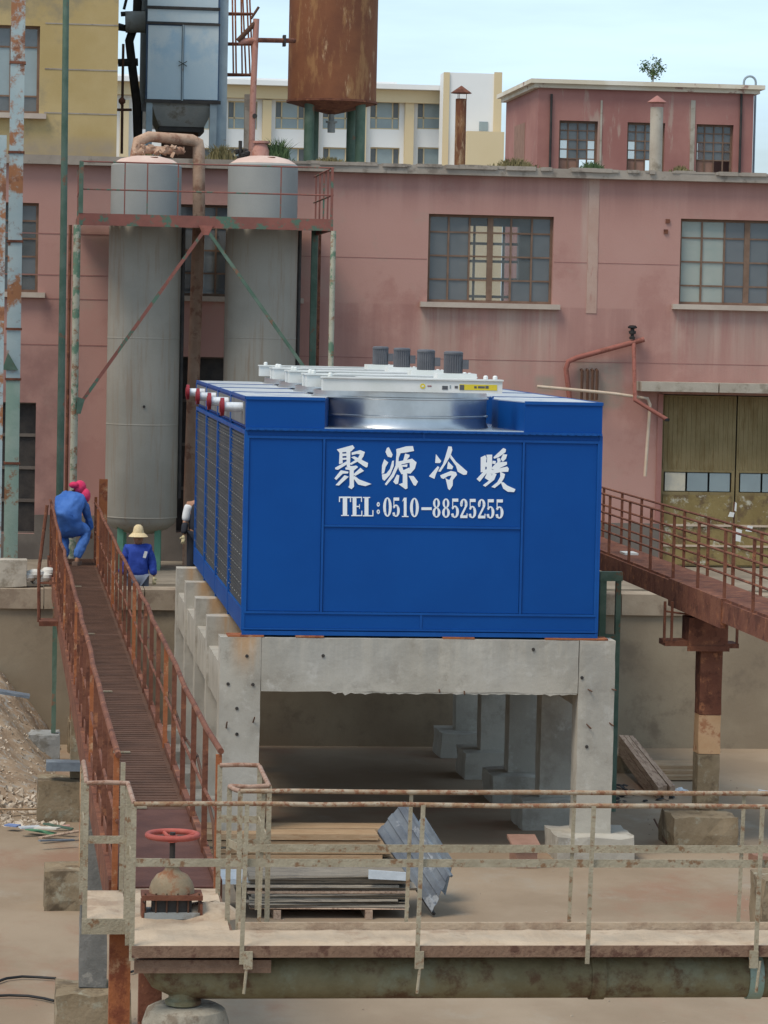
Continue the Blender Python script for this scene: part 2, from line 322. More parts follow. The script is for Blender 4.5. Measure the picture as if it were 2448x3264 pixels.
M['pedestal'] = mat('dusty_pedestal', (.25, .22, .17), (.33, .29, .23), scale=5, rough=.9, stain=(.19, .15, .11), stain_scale=6, bump=.7, bscale=18)
M['crumb'] = mat('floor_crumb', (.24, .18, .13), (.34, .27, .2), scale=3, rough=.95)
M['pink_line'] = mat('render_groove', (.27, .13, .11), (.31, .15, .13), scale=2, rough=.9)
M['dustrail'] = mat('dusty_red_rail', (.3, .185, .135), (.36, .24, .18), scale=9, rough=.85, stain=(.22, .11, .07), stain_scale=14, bump=.3)
M['pilaster'] = mat('pilaster_cement', (.42, .27, .215), (.46, .32, .26), scale=1.2, rough=.9, stain=(.38, .21, .17), stain_scale=2.5, stain_stretch=(3, 3, .6), bump=.2)
M['darkconc'] = mat('dark_grey_concrete', (.13, .125, .115), (.2, .19, .175), scale=3, rough=.9, stain=(.28, .26, .23), stain_scale=5, stain_lo=.56, stain_hi=.64, bump=.4)  # darker grey concrete of the bottom left column
M['peach'] = mat('peach_primer', (.5, .3, .16), (.55, .36, .21), scale=3, rough=.85, stain=(.36, .16, .08), stain_scale=3)
M['maroon'] = mat('maroon_plate', (.085, .034, .025), (.115, .048, .035), scale=3, rough=.85, bump=.3)
M['coping'] = mat('coping_cement', (.3, .235, .17), (.36, .29, .215), scale=1.3, rough=.9, stain=(.24, .18, .13), stain_scale=2, bump=.3)
M['glassfar'] = glass('far_window_glass', (.22, .26, .27), 0., rough=.2, dirt=(.3, .36, .36))
M['paper'] = mat('papered_pane', (.62, .55, .42), (.5, .46, .38), scale=4, rough=.8)
M['wood'] = mat('fresh_timber', (.36, .24, .14), (.43, .3, .185), scale=3, rough=.8, stretch=(1, 8, 8), stain=(.33, .2, .11), stain_scale=5, bump=.2)
M['woodgrey'] = mat('weathered_ply', (.2, .17, .135), (.29, .25, .2), scale=3, rough=.85, stretch=(.6, 8, 14), stain=(.1, .09, .08), stain_scale=6, bump=.3)
M['woodbrown'] = mat('brown_timber', (.36, .25, .18), (.44, .32, .235), scale=3, rough=.85, stretch=(6, .6, 6), stain=(.22, .14, .1), stain_scale=5)
M['sheet'] = mat('blue_grey_sheet', (.075, .085, .105), (.14, .155, .175), scale=2.2, rough=.75, stain=(.24, .25, .265), stain_scale=3.5, stain_lo=.55, stain_hi=.63, bump=.2)
M['sheetdark'] = mat('dark_sheet', (.12, .14, .17), (.2, .23, .26), scale=3, rough=.6)
M['foil'] = mat('pale_plastic', (.6, .64, .68), (.5, .54, .58), scale=6, rough=.35)
M['sack'] = mat('white_sack', (.6, .57, .52), (.5, .47, .42), scale=5, rough=.9)
M['redbox'] = mat('red_brown_box', (.25, .14, .1), (.3, .17, .125), scale=4, rough=.85)
M['wheelred'] = mat('red_handwheel', (.33, .065, .05), (.4, .1, .075), scale=6, rough=.7)
M['valve'] = mat('dusty_valve_body', (.25, .19, .12), (.32, .25, .165), scale=5, rough=.85, stain=(.27, .12, .06), stain_scale=5, bump=.2)
M['jacket'] = mat('blue_work_jacket', (.025, .055, .3), (.035, .075, .37), scale=6, rough=.9, bump=.6, bscale=9)
M['overall'] = mat('faded_blue_overall', (.045, .13, .4), (.07, .17, .46), scale=4, rough=.9, bump=.6, bscale=9)
M['trousers'] = mat('grey_blue_trousers', (.13, .15, .2), (.17, .19, .24), scale=6, rough=.9)
M['darkcloth'] = mat('dark_trousers', (.02, .022, .03), (.03, .032, .04), scale=6, rough=.9)
M['whitecloth'] = mat('white_shirt', (.7, .7, .7), (.6, .6, .6), scale=6, rough=.9)
M['skin'] = mat('skin', (.34, .17, .1), (.38, .2, .125), scale=8, rough=.6, bump=0)
M['straw'] = mat('straw', (.6, .46, .26), (.68, .54, .33), scale=30, rough=.85)
M['scarf'] = mat('red_scarf', (.6, .03, .1), (.68, .06, .15), scale=7, rough=.9, bump=.6, bscale=14)
M['glove'] = mat('yellowed_glove', (.58, .5, .3), (.5, .42, .25), scale=12, rough=.95)
M['shoe'] = mat('dusty_shoe', (.16, .1, .075), (.22, .15, .11), scale=10, rough=.9)
M['leaf'] = mat('leaf_green', (.05, .09, .035), (.085, .13, .05), scale=4, rough=.8, bump=0)
M['dryleaf'] = mat('dry_grass', (.15, .125, .055), (.2, .165, .08), scale=4, rough=.9, bump=0)
M['bark'] = mat('bark', (.12, .09, .06), (.16, .12, .08), scale=8, rough=.9)
M['green_scrap'] = mat('green_scrap', (.1, .25, .14), None, rough=.8)
M['pink_scrap'] = mat('pink_scrap', (.5, .28, .24), None, rough=.8)
M['blue_scrap'] = mat('blue_scrap', (.16, .22, .4), None, rough=.8)
M['hatch'] = mat('white_spots', (.66, .65, .62), None, rough=.8)
# ================================================================ SETTING
WY = 52.0          # basin wall face
YB = 61.0          # workshop wall face
ZO = 2.1           # yard level
def zf(y): return -0.02 * max(0., y - 39)
mb = MB()
ys = [-10, 10, 20, 28] + [30 + i for i in range(23)]; xs = [-60, -30, -10] + [-4 + i * 1.0 for i in range(22)] + [30, 60]
random.seed(3)
for y in ys:
    for x in xs: mb.v.append(Vector((x, y, zf(y))))
n = len(xs)
for j in range(len(ys) - 1):
    for i in range(n - 1): mb.f.append((j * n + i, j * n + i + 1, (j + 1) * n + i + 1, (j + 1) * n + i))
struct('basin_floor', mb, M['floor'])
mb = MB(); mb.add([(-900, 55.6, ZO), (900, 55.6, ZO), (900, 1800, ZO), (-900, 1800, ZO)], [(0, 1, 2, 3)])
mb.add([(-900, 55.6, ZO), (900, 55.6, ZO), (900, 55.6, 1.4), (-900, 55.6, 1.4)], [(0, 1, 2, 3)])
struct('ground', mb, M['earth'])
mb = MB(); mb.add([(-900, WY + .62, 1.45), (900, WY + .62, 1.45), (900, 55.6, 1.45), (-900, 55.6, 1.45)], [(0, 1, 2, 3)])
struct('trench', mb, M['earth'])
# basin wall with its pale coping band
t = thing('basin_wall', (6, WY, -.3), 'brown cement wall closing the far side of the sunken basin', 'wall')
mb = MB(); mb.box(-60, 60, WY, WY + .6, -.4, 1.96); part('wall_face', mb, M['basinwall'], t)
x = -1.2
random.seed(11)
while x < 13:      # coping stones
    w = random.uniform(1.4, 1.9); mb = MB(); d = random.uniform(0, .02); mb.box(x, x + w - .015, WY - .05 - d, WY + .64, 1.962, 2.31 - random.uniform(0, .03)); part('coping_stone', mb, M['coping'], t); x += w
mb = MB(); mb.box(-60, -1.2, WY - .05, WY + .64, 1.962, 2.3).box(x, 60, WY - .05, WY + .64, 1.962, 2.3); part('coping', mb, M['coping'], t)

# ---- pink workshop
pt = pY(1224, 524, YB).z; pb = pY(1224, 553, YB).z
t = thing('workshop_building', (6, YB, ZO), 'long pink rendered two storey workshop with cement parapet behind the blue units', 'building')
W1 = rectY(1364, 686, 1763, 966, YB); W2 = rectY(2167, 702, 2600, 974, YB); W0 = rectY(560, 655, 946, 946, YB); W3 = rectY(-60, 645, 122, 930, YB)
D0 = rectY(-60, 1282, 112, 1700, YB); D1 = rectY(565, 1140, 940, 1700, YB); G = rectY(2106, 1262, 2760, 1822, YB)
holes = [W1, W2, W0, W3, D0, D1, (G[0], G[1], ZO - .2, G[3])]
mb = MB(); mb.wallgrid(-30, 34, ZO - .1, pb, YB, YB + .3, holes)
regions(M['pink'], [(W1[0] - .1, W1[1] + .1, W1[2] - 1.7, W1[2] - .05, .08), (W2[0] - .1, W2[1], W2[2] - 1.6, W2[2] - .05, .08), (10.7, 11.0, 7.0, pb, .03)], (.46, .33, .27), 'streak', .95, 5.5)
cp = rectY(1835, 1150, 1985, 1300, YB); c2 = rectY(1705, 1200, 1770, 1250, YB)
regions(M['pink'], [(cp[0], cp[1], cp[2], cp[3], .09), (c2[0], c2[1], c2[2], c2[3], .08)], (.3, .25, .2), 'patch', .9, 3)
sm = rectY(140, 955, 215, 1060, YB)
regions(M['pink'], [(sm[0], sm[1], sm[2], sm[3], .12), (-1, 1.15, 2, 6.2, .35)], (.17, .09, .085), 'patch', .55, 2)  # wide second patch paints in the shade left of the tanks, with older paint
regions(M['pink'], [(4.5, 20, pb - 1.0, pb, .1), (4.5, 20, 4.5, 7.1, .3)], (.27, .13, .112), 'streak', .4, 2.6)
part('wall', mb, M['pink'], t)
mb = MB(); mb.wallgrid(-30, 34, ZO - .1, pb, 72, 72.3, [(k, k + w_, 6.6, 9.0) for k, w_ in ((-20, 2), (-14.5, 2), (-9, 2), (-3.5, 2), (.5, .8), (3.2, 1.2), (5.6, 1.0), (9.85, 1.35), (15.0, 1.5), (19, 2), (23, 2))]); part('back_wall', mb, M['interior'], t)
for k, w_ in ((3.2, 1.2), (5.6, 1.0), (9.85, 1.35), (15.0, 1.5)):
    mb = MB()
    for i in range(1, 4): mb.box(k + w_ * i / 4 - .025, k + w_ * i / 4 + .025, 72.1, 72.16, 6.6, 9.0)
    for i in range(1, 6): mb.box(k, k + w_, 72.155, 72.2, 6.6 + .4 * i - .03, 6.6 + .4 * i + .03)
    part('back_window', mb, M['winframe'], t)
#
mb = MB(); mb.box(-30, 34, YB + .3, 72, 5.7, 5.85); part('upper_floor', mb, M['interior'], t)
mb = MB(); mb.box(-30, 34, YB - .12, 72.5, pb, pb + .06); part('roof', mb, M['parapet'], t)
mb = MB(); mb.box(-30, 34, YB - .18, YB + .15, pb + .002, pt); part('parapet', mb, M['parapet'], t)
mb = MB()                                    # broken lumps along the parapet lip
random.seed(5)
for k in range(60):
    x = random.uniform(5, 17); w = random.uniform(.1, .5); mb.box(x, x + w, YB - .186 - .0007 * k, YB + .1 + .0007 * k, pt - .03 - .0005 * k, pt + random.uniform(.003, .03))
part('parapet_lumps', mb, M['parapet'], t, kind='stuff')
pl = rectY(1873, 575, 1906, 1000, YB)
mb = MB(); mb.box(pl[0], pl[1], YB - .012, YB + .01, 7.0, pb); part('pilaster', mb, M['pilaster'], t)
mb = MB(); mb.wallgrid(-30, G[0] - .02, ZO - .1, 2.95, YB - .05, YB + .001, [D0, D1]); part('plinth', mb, M['plinth'], t)
mb = MB()
for z in (pY(1224, 770, YB).z, pY(1224, 900, YB).z, pY(1224, 975, YB).z, pY(1224, 1120, YB).z):   # thin darker joints in the render, standing proud as fillets
    mb.box(-30, W0[0], YB - .006, YB + .01, z - .008, z + .008)
part('render_joint', mb, M['pink_line'], t)
for v in (829, 1146):
    z = pY(1500, v, YB).z
    for a, b in (((W0[1] + .1, W1[0] - .02), (W1[1] + .02, pl[0] - .01), (pl[1] + .01, W2[0] - .02)) if v == 829 else ((W0[1] + .1, 16.),)):
        mb = MB(); mb.box(a, b, YB - .004, YB + .01, z - .006, z + .006); part('render_joint', mb, M['pink_line'], t)
def window(t, r, Y, cols, rows, sill=True, thick=(), mats=None, depth=.12, rowf=None, fm='winframe', bar=.035):
    x0, x1, z0, z1 = r; f = thing_part(t, 'window')
    mbf = MB(); b = .05
    mbf.box(x0, x0 + b, Y + depth, Y + depth + .06, z0, z1).box(x1 - b, x1, Y + depth, Y + depth + .06, z0, z1).box(x0 + b, x1 - b, Y + depth, Y + depth + .06, z1 - b, z1).box(x0 + b, x1 - b, Y + depth, Y + depth + .06, z0, z0 + b)
    xs_ = [x0 + (x1 - x0) * i / cols for i in range(cols + 1)]
    fr = rowf or [i / rows for i in range(rows + 1)]
    zs_ = [z1 - (z1 - z0) * k for k in fr]
    for i in range(1, cols):
        w = .055 if i in thick else bar / 2
        mbf.box(xs_[i] - w, xs_[i] + w, Y + depth - .004, Y + depth + .055, z0 + b, z1 - b)
    for k in range(1, rows):
        for i in range(cols):
            mbf.box(xs_[i] + (.0552 if i in thick else bar / 2 + .0005 if i else .05), xs_[i + 1] - (.0552 if i + 1 in thick else bar / 2 + .0005 if i + 1 < cols else .05), Y + depth + .002, Y + depth + .05, zs_[k] - bar * .45, zs_[k] + bar * .45)
    win = part('window', mbf, M[fm], t)
    for i in range(cols):
        for k in range(rows):
            g = (mats(i, k) if mats else 'glass')
            if not g: continue
            p = MB(); p.box(xs_[i] + .012, xs_[i + 1] - .012, Y + depth + .022, Y + depth + .032, zs_[k + 1] + .012, zs_[k] - .012); part('pane', p, M[g], win)
    if sill:
        s = MB(); s.box(x0 - .14, x1 + .14, Y - .14, Y + depth, z0 - .1, z0 - .002); part('sill', s, M['sill'], win)
    return win
def thing_part(t, n): return None
random.seed(21)
window(t, W1, YB, 6, 4, thick=(3,), mats=lambda i, k: ('glass' if (i in (2, 3) or (i == 4 and k < 3)) else 'glass2'), rowf=[0, .2, .47, .74, 1])
window(t, W2, YB, 6, 4, thick=(3,), mats=lambda i, k: ('teal' if i in (0, 1) else 'glass2'), rowf=[0, .22, .5, .78, 1])
window(t, W0, YB, 6, 4, thick=(3,), mats=lambda i, k: 'glass2')
window(t, W3, YB, 3, 5, mats=lambda i, k: 'glass' if random.random() > .3 else 'glass2')
# tall openings at ground level; dark one behind the tanks stands for shaded wall
for D in (D0, D1):
    mb = MB(); mb.box(D[0], D[1], YB + .2, YB + .26, D[2], D[3]); d = part('door', mb, M['darksteel'], t)
    n = 4
    for i in range(n + 1):
        z = D[2] + (D[3] - D[2]) * i / n; mb = MB(); mb.box(D[0], D[1], YB + .16, YB + .199, max(D[2], z - .03), min(D[3], z + .03)); part('door_rail', mb, M['plinth'], d)
# sliding gate, panes across its middle
gz = [rectY(2150, 1505, 2200, 1568, YB)[2], rectY(2150, 1505, 2200, 1568, YB)[3]]
leafw = pY(2348, 1500, YB).x - G[0]
g0 = None
for k in range(3):
    x0, x1 = G[0] + k * leafw + .015, G[0] + (k + 1) * leafw - .015
    g_ = MB(); g_.wallgrid(x0, x1, ZO + .02, G[3] - .02, YB + .1, YB + .15, [(x0 + .06, x1 - .06, gz[0], gz[1])]); gp = part('gate_leaf', g_, M['gate'], t)
    rib = MB(); nn = 16
    for i in range(nn):
        xx = x0 + .05 + (x1 - x0 - .1) * i / (nn - 1); rib.box(xx - .012, xx + .012, YB + .088, YB + .101, gz[1] + .06, G[3] - .06)
    part('rib', rib, M['gate'], gp)
    low = MB(); low.box(x0 + .05, x1 - .05, YB + .085, YB + .1, ZO + .05, gz[0] - .06); part('kick_panel', low, M['gate_low'], gp)
    br = MB()
    for zz in (ZO + .42, ZO + .82): br.box(x0 + .05, x1 - .05, YB + .06, YB + .085, zz - .02, zz + .02)
    part('batten', br, M['beigepipe'], gp)
    for i in range(3):
        a = x0 + .07 + (x1 - x0 - .14) * i / 3; b = x0 + .07 + (x1 - x0 - .14) * (i + 1) / 3
        p = MB(); p.box(a + .02, b - .02, YB + .115, YB + .13, gz[0] + .015, gz[1] - .015); part('pane', p, M['paper'] if (k, i) == (0, 0) else M['glassfar'], gp)
# canopy over the gate, cast in two lengths
cz = rectY(2045, 1219, 2300, 1249, YB - .6)
for a, b in ((2045, 2290), (2294, 2700)):
    r_ = rectY(a, 1219, b, 1249, YB - .6); mb = MB(); mb.box(r_[0], r_[1], YB - .6, YB + .01, cz[2], cz[3]); part('canopy_slab', mb, M['pale_conc'], t)
jb = rectY(2090, 1262, 2106, 1822, YB); mb = MB(); mb.box(jb[0], jb[1], YB - .04, YB + .1, ZO, G[3]); part('gate_jamb', mb, M['pink_old'], t)
for (u, v) in ((2128, 705), (2122, 738)):
    q = pY(u, v, YB); mb = MB(); mb.box(q.x - .04, q.x + .04, YB - .03, YB + .01, q.z - .04, q.z + .04); part('wall_bracket', mb, M['rust'], t)

# ---- white spill marks and clutter in front of the gate
def blob(name, u, v, Y, rx, rz, m, label, cat, group=None):
    q = pY(u, v, Y); mb = MB(); mb.lathe([(0, -1), (.6, -.85), (1, -.3), (.9, .3), (.5, .8), (0, 1)], (0, 0, 0), 9)
    random.seed(int(u + v)); mb.v = [Vector((p.x * rx * random.uniform(.7, 1.2), p.y * rx * .6, p.z * rz * random.uniform(.8, 1.15))) + q for p in mb.v]
    return solo(name, mb, M[m], label, cat, group, smooth=True)

# ---- yellow upper storey
t = thing('yellow_annex', (0, YB + .5, pt), 'stained mustard yellow upper block standing on the left end of the workshop', 'building')
ye = pY(374, 300, YB + .6); wy = rectY(-60, 80, 126, 360, YB + .6)
mb = MB(); mb.wallgrid(-14, ye.x, pt - .3, 15.5, YB + .6, YB + .9, [wy]); part('wall', mb, M['yellow'], t)
mb = MB(); mb.box(ye.x - .3, ye.x, YB + .9, 71, pt - .3, 15.5); part('side_wall', mb, M['yellow'], t)
base = rectY(-200, 425, 374, 500, YB + .6); regions(M['yellow'], [(-14, ye.x, base[2], base[3] - .1, .15)], (.3, .24, .18), 'patch', .8, 2.2)
mb = MB()
for v in (77, 222, 362):
    z = pY(250, v, YB + .6).z; mb.box(wy[1] + .1, ye.x, YB + .592, YB + .602, z - .012, z + .012)
part('render_joint', mb, M['parapet'], t)
window(t, wy, YB + .6, 2, 3, rowf=[0, .24, .8, 1], mats=lambda i, k: 'glassfar' if k == 1 else 'glass2')
mb = MB(); mb.box(-14, ye.x, YB + .9, 71, 15.5, 15.6); part('roof', mb, M['parapet'], t)

# ---- red rooftop block on the right
YR = 75.
t = thing('red_rooftop_block', (15, YR, pt), 'faded red flat roofed block with peeling cornice beyond the parapet on the right', 'building')
ra = rectY(1714, 290, 2400, 560, YR)
wr = [rectY(1781, 385, 1904, 600, YR), rectY(1998, 391, 2118, 600, YR), rectY(2218, 397, 2336, 600, YR)]
mb = MB(); mb.wallgrid(ra[0], ra[1], ZO, ra[3], YR, YR + .25, [(w[0], w[1], w[2], w[3]) for w in wr]); part('wall', mb, M['pink_old'], t)
mb = MB()
xl = ra[0]; dw = pX(1653, 400, xl), pX(1672, 500, xl)
mb.box(xl, xl + .25, YR + .25, 80.1, ZO, ra[3] - 0.0); part('side_wall', mb, M['pink_old'], t)
mb = MB(); zt = pX(1662, 395, xl).z; mb.box(xl - .01, xl + .02, min(dw[0].y, dw[1].y), max(dw[0].y, dw[1].y) + .6, pt - .4, zt); part('side_door', mb, M['redbox'], t)
mb = MB(); mb.box(ra[1] - .25, ra[1], YR + .25, 80.1, ZO, ra[3]); part('side_wall', mb, M['pink_old'], t)
mb = MB(); mb.wallgrid(ra[0] + .25, ra[1] - .25, ZO, ra[3], 79.85, 80.1, [(w[0] - .3, w[1] + .4, 9.6, w[3] + .2) for w in wr]); part('back_wall', mb, M['pink_old'], t)
mb = MB(); mb.box(ra[0] - .12, ra[1] + .12, YR - .12, 80.2, ra[3], ra[3] + .1).box(ra[0] - .22, ra[1] + .22, YR - .22, 80.3, ra[3] + .1, ra[3] + .2); part('cornice', mb, M['cornice'], t)
for w in wr:
    fz = [0, .27, .5, .68, .84, 1]
    wv = (w[0], w[1], w[2] , w[3])
    window(t, wv, YR, 4, 5, sill=False, rowf=[0, .14, .28, .42, .56, 1], mats=lambda i, k: ('glass2' if not (i in (0, 3) and k in (2, 3)) else 'glass') if k < 4 else ('redbox' if i in (0, 1) else None), bar=.03)
for u in (1757, 2362):
    q0, q1 = pY(u, 300, YR), pY(u, 530, YR); mb = MB(); mb.tube((q0.x, YR - .06, q0.z), (q0.x, YR - .06, pt - .3), .03, 8); part('drain_pipe', mb, M['darksteel'], t)
for (u0, u1) in ((2200, 2214), (1912, 1918)):
    r_ = rectY(u0, 320, u1, 540, YR); mb = MB(); mb.box(r_[0], r_[1], YR - .02, YR + .01, pt - .2, r_[3]); part('cement_strip', mb, M['pale_conc'], t)
# hooped pipe and ladder rail on its right corner
q = pY(2370, 300, YR + 1); q2 = pY(2408, 300, YR + 1)
mb = MB(); zt = pY(2390, 243, YR + 1).z
xm = (q.x + q2.x) / 2; rr = (q2.x - q.x) / 2
pts = [(q.x, YR + 1, ra[3] + .2)] + [(xm - rr * math.cos(a), YR + 1, zt - rr + rr * math.sin(a)) for a in [math.pi * i / 8 for i in range(9)]] + [(q2.x, YR + 1, pt - .5)]
mb.path(pts, .028, 8); solo('hooped_pipe', mb, M['bluedark'], 'grey pipe bent in a hoop above the right corner of the red rooftop block', 'pipe', smooth=True)
# sapling on the cornice
q = pY(2080, 285, YR + .3)
t = thing('sapling', (q.x, YR + .3, ra[3] + .2), 'small leafy sapling sprouting from the cornice of the red rooftop block', 'tree')
mb = MB(); zc = ra[3] + .2
mb.path([(q.x, YR + .3, zc), (q.x + .02, YR + .3, zc + .2), (q.x - .02, YR + .3, zc + .42)], [.015, .012, .006], 6)
tips = []
random.seed(8)
for k in range(9):
    a = random.uniform(0, 6.28); l = random.uniform(.12, .3); h0 = random.uniform(.05, .4)
    e = Vector((q.x + math.cos(a) * l * .8, YR + .3 + math.sin(a) * l * .6, zc + h0 + l * .75)); mb.path([(q.x, YR + .3, zc + h0), e], [.008, .003], 4); tips.append(e)
part('trunk', mb, M['bark'], t)
mb = MB()
for e in tips:
    for k in range(60):
        c = e + Vector((random.gauss(0, .07), random.gauss(0, .06), random.gauss(0, .07))); a = Vector((random.gauss(0, 1), random.gauss(0, 1), random.gauss(0, 1))).normalized() * .032; b = Vector((random.gauss(0, 1), random.gauss(0, 1), random.gauss(0, 1))).normalized() * .022
        mb.add([c - a, c - b, c + a, c + b], [(0, 1, 2, 3)])
part('crown', mb, M['leaf'], t)
# vent pipe with conical cap before the red block, chimney with cap further left
def capped_pipe(name, ua, ub, vtop, Y, capr, m, mcap, label, cat, gap=.12):
    r_ = rectY(ua, vtop, ub, 540, Y); xc = (r_[0] + r_[1]) / 2; rad = (r_[1] - r_[0]) / 2
    t = thing(name, (xc, Y, pb + .06), label, cat); mb = MB(); mb.lathe([(rad, pb + .06), (rad, r_[3]), (rad - .02, r_[3])], (xc, Y, 0), 16); part('stack', mb, M[m], t, True)
    mb = MB(); z = r_[3] + gap; mb.lathe([(capr, z), (capr, z + .01), (0.01, z + capr * .72)], (xc, Y, 0), 18); c = part('cap', mb, M[mcap], t)
    mb = MB()
    for a in range(3): mb.beam((xc + math.cos(a * 2.1) * rad * .95, Y + math.sin(a * 2.1) * rad * .95, r_[3] - .03), (xc + math.cos(a * 2.1) * rad * .95, Y + math.sin(a * 2.1) * rad * .95, z + .015), .012, .012)
    part('strut', mb, M[mcap], c)
    return t
capped_pipe('vent_stack', 2071, 2112, 342, 70., .22, 'pale_conc', 'pink_old', 'pale vent stack with red conical cap standing before the red rooftop block', 'vent', .1)
capped_pipe('chimney', 1450, 1485, 315, 70., .23, 'rusttank', 'rust', 'rust streaked chimney with brown conical cap near the cream building', 'chimney', .12)

# ---- far cream and white flats
YA = 190.
t = thing('apartment_block', pY(1100, 520, YA), 'distant cream and white apartment block with grey windows above the parapet', 'building')
top = pY(900, 290, YA).z; ctop = pY(900, 262, YA).z
xa, xb = pY(-300, 300, YA).x, pY(1480, 300, YA).x
bays = [(u, u + 95) for u in range(-28, 1440, 151)]
bays = [(727 - 151 * 4 + 151 * k, 727 - 151 * 4 + 151 * k + 93) for k in range(9)]
rows = [(322, 412), (470, 560), (618, 708)]
hl = []
for (a, b) in bays:
    for (c, d) in rows: hl.append(rectY(a, c, b, d, YA))
mb = MB(); mb.wallgrid(xa, xb, ZO, top, YA, YA + .5, hl); part('wall', mb, M['white'], t)
mb = MB(); mb.box(xa, xb, YA + .5, YA + 12, top - .3, top).box(xa, xb, YA + 6, YA + 6.3, ZO, top); part('core', mb, M['white'], t)
mb = MB(); mb.box(xa, xb, YA - .6, YA + .01, pY(900, 318, YA).z, pY(900, 278, YA).z); part('yellow_band', mb, M['cream'], t)
mb = MB(); mb.box(xa, xb + .3, YA - 1.2, YA + 3, pY(900, 278, YA).z + .01, ctop); part('cornice', mb, M['white'], t)
mb = MB(); mb.box(xa, xb - 4, YA + .5, YA + 9, ctop, pY(900, 249, YA).z); part('attic', mb, M['white'], t)
for (a, b) in bays:
    r_ = rectY(a - 45, 318, a - 17, 700, YA); mb = MB(); mb.box(r_[0], r_[1], YA - .45, YA + .01, ZO, r_[3] - .02); part('pilaster', mb, M['cream'], t)
for (a, b) in bays[3:]:
    for (c, d) in rows[:2]:
        r_ = rectY(a, c, b, d, YA); f = MB()
        zm = r_[2] + (r_[3] - r_[2]) * .4; e = .07
        f.box(r_[0], r_[1], YA + .2, YA + .3, r_[3] - e, r_[3]).box(r_[0], r_[1], YA + .2, YA + .3, r_[2], r_[2] + e).box(r_[0], r_[1], YA + .2, YA + .3, zm - e / 2, zm + e / 2)
        w_ = r_[1] - r_[0]
        for k in (0, .22, .78, 1): x = r_[0] + w_ * k; f.box(x - e / 2, x + e / 2, YA + .2, YA + .299, r_[2] + e, r_[3] - e)
        w = part('window', f, M['cream'], t)
        for (x0, x1, z0, z1, dk) in ((0, .22, zm, r_[3], 1), (.22, .78, zm, r_[3], 0), (.78, 1, zm, r_[3], 1), (0, 1, r_[2], zm, 0)):
            p = MB(); p.box(r_[0] + w_ * x0 + .04, r_[0] + w_ * x1 - .04, YA + .23 + (.08 if dk else 0), YA + .25 + (.08 if dk else 0), z0 + .04, z1 - .04); part('pane', p, M['glass2' if dk else 'glassfar'], w)
t2 = thing('stair_tower', pY(1500, 500, YA), 'tall white stair tower with cream corner strips beside the apartment block', 'building')
r_ = rectY(1412, 233, 1596, 540, YA - 3)
mb = MB(); mb.box(r_[0], r_[1], YA - 3, YA - 1.3, ZO, r_[3]); part('wall', mb, M['white'], t2)
for (a, b) in ((1411, 1430), (1572, 1597)):
    s = rectY(a, 233, b, 540, YA - 3); mb = MB(); mb.box(s[0], s[1], YA - 3.1, YA - 2.99, ZO, s[3] + .05); part('corner_strip', mb, M['cream'], t2)
s = rectY(1527, 388, 1555, 418, YA - 3); mb = MB(); mb.box(s[0], s[1], YA - 3.05, YA - 2.99, s[2], s[3]); part('window', mb, M['glassfar'], t2)
s = rectY(1488, 419, 1606, 560, YA - 5); mb = MB(); mb.box(s[0], s[1], YA - 5, YA - 3.2, ZO, s[3])
solo('cream_extension', mb, M['cream'], 'low cream block at the foot of the white stair tower', 'building')

# ---- grass tufts on the parapet
def tuft(u, v, Y, w, h, n, m, label, seed):
    random.seed(seed); q = pY(u, v, Y); mb = MB(); zb = pt if Y < YB + .3 else pb + .06
    for k in range(n):
        x = q.x + random.gauss(0, w / 2.6); y = Y + random.gauss(0, .06); hh = h * random.uniform(.35, 1) * math.exp(-((x - q.x) / w) ** 2); lean = Vector((random.gauss(0, .3) * hh, random.gauss(0, .15) * hh, 0))
        p0 = Vector((x, y, zb)); p1 = p0 + Vector((0, 0, hh * .6)) + lean * .4; p2 = p0 + Vector((0, 0, hh)) + lean * 1.2; s = Vector((random.uniform(.008, .016), random.uniform(-.01, .01), 0))
        mb.add([p0 - s, p0 + s, p1 + s * .8, p1 - s * .8, p2], [(0, 1, 2, 3), (3, 2, 4)])
    return solo('grass_tuft', mb, M[m], label, 'plant', 'grass on the workshop parapet')
tuft(884, 500, YB + .05, .24, .5, 330, 'leaf', 'bushy green tuft right of the red vent pipe base on the parapet', 1)
tuft(705, 495, YB + .05, .3, .34, 300, 'dryleaf', 'brownish green tuft beside the dust collector leg on the parapet', 2)
tuft(1640, 530, YB + .08, .5, .22, 330, 'dryleaf', 'low green tuft on the parapet at the foot of the red rooftop block', 3)
tuft(1885, 535, YB + .08, .28, .2, 130, 'leaf', 'green weeds below the leftmost window of the red rooftop block', 4)
tuft(2170, 540, YB + .08, .25, .16, 120, 'dryleaf', 'sparse dry weeds on the parapet right of the vent stack', 5)
tuft(1050, 515, YB + .08, .4, .14, 160, 'dryleaf', 'short sparse weeds under the rusty tank legs', 6)
tuft(460, 492, YB + .06, .22, .2, 120, 'dryleaf', 'dry weeds above the left grey tank', 9)
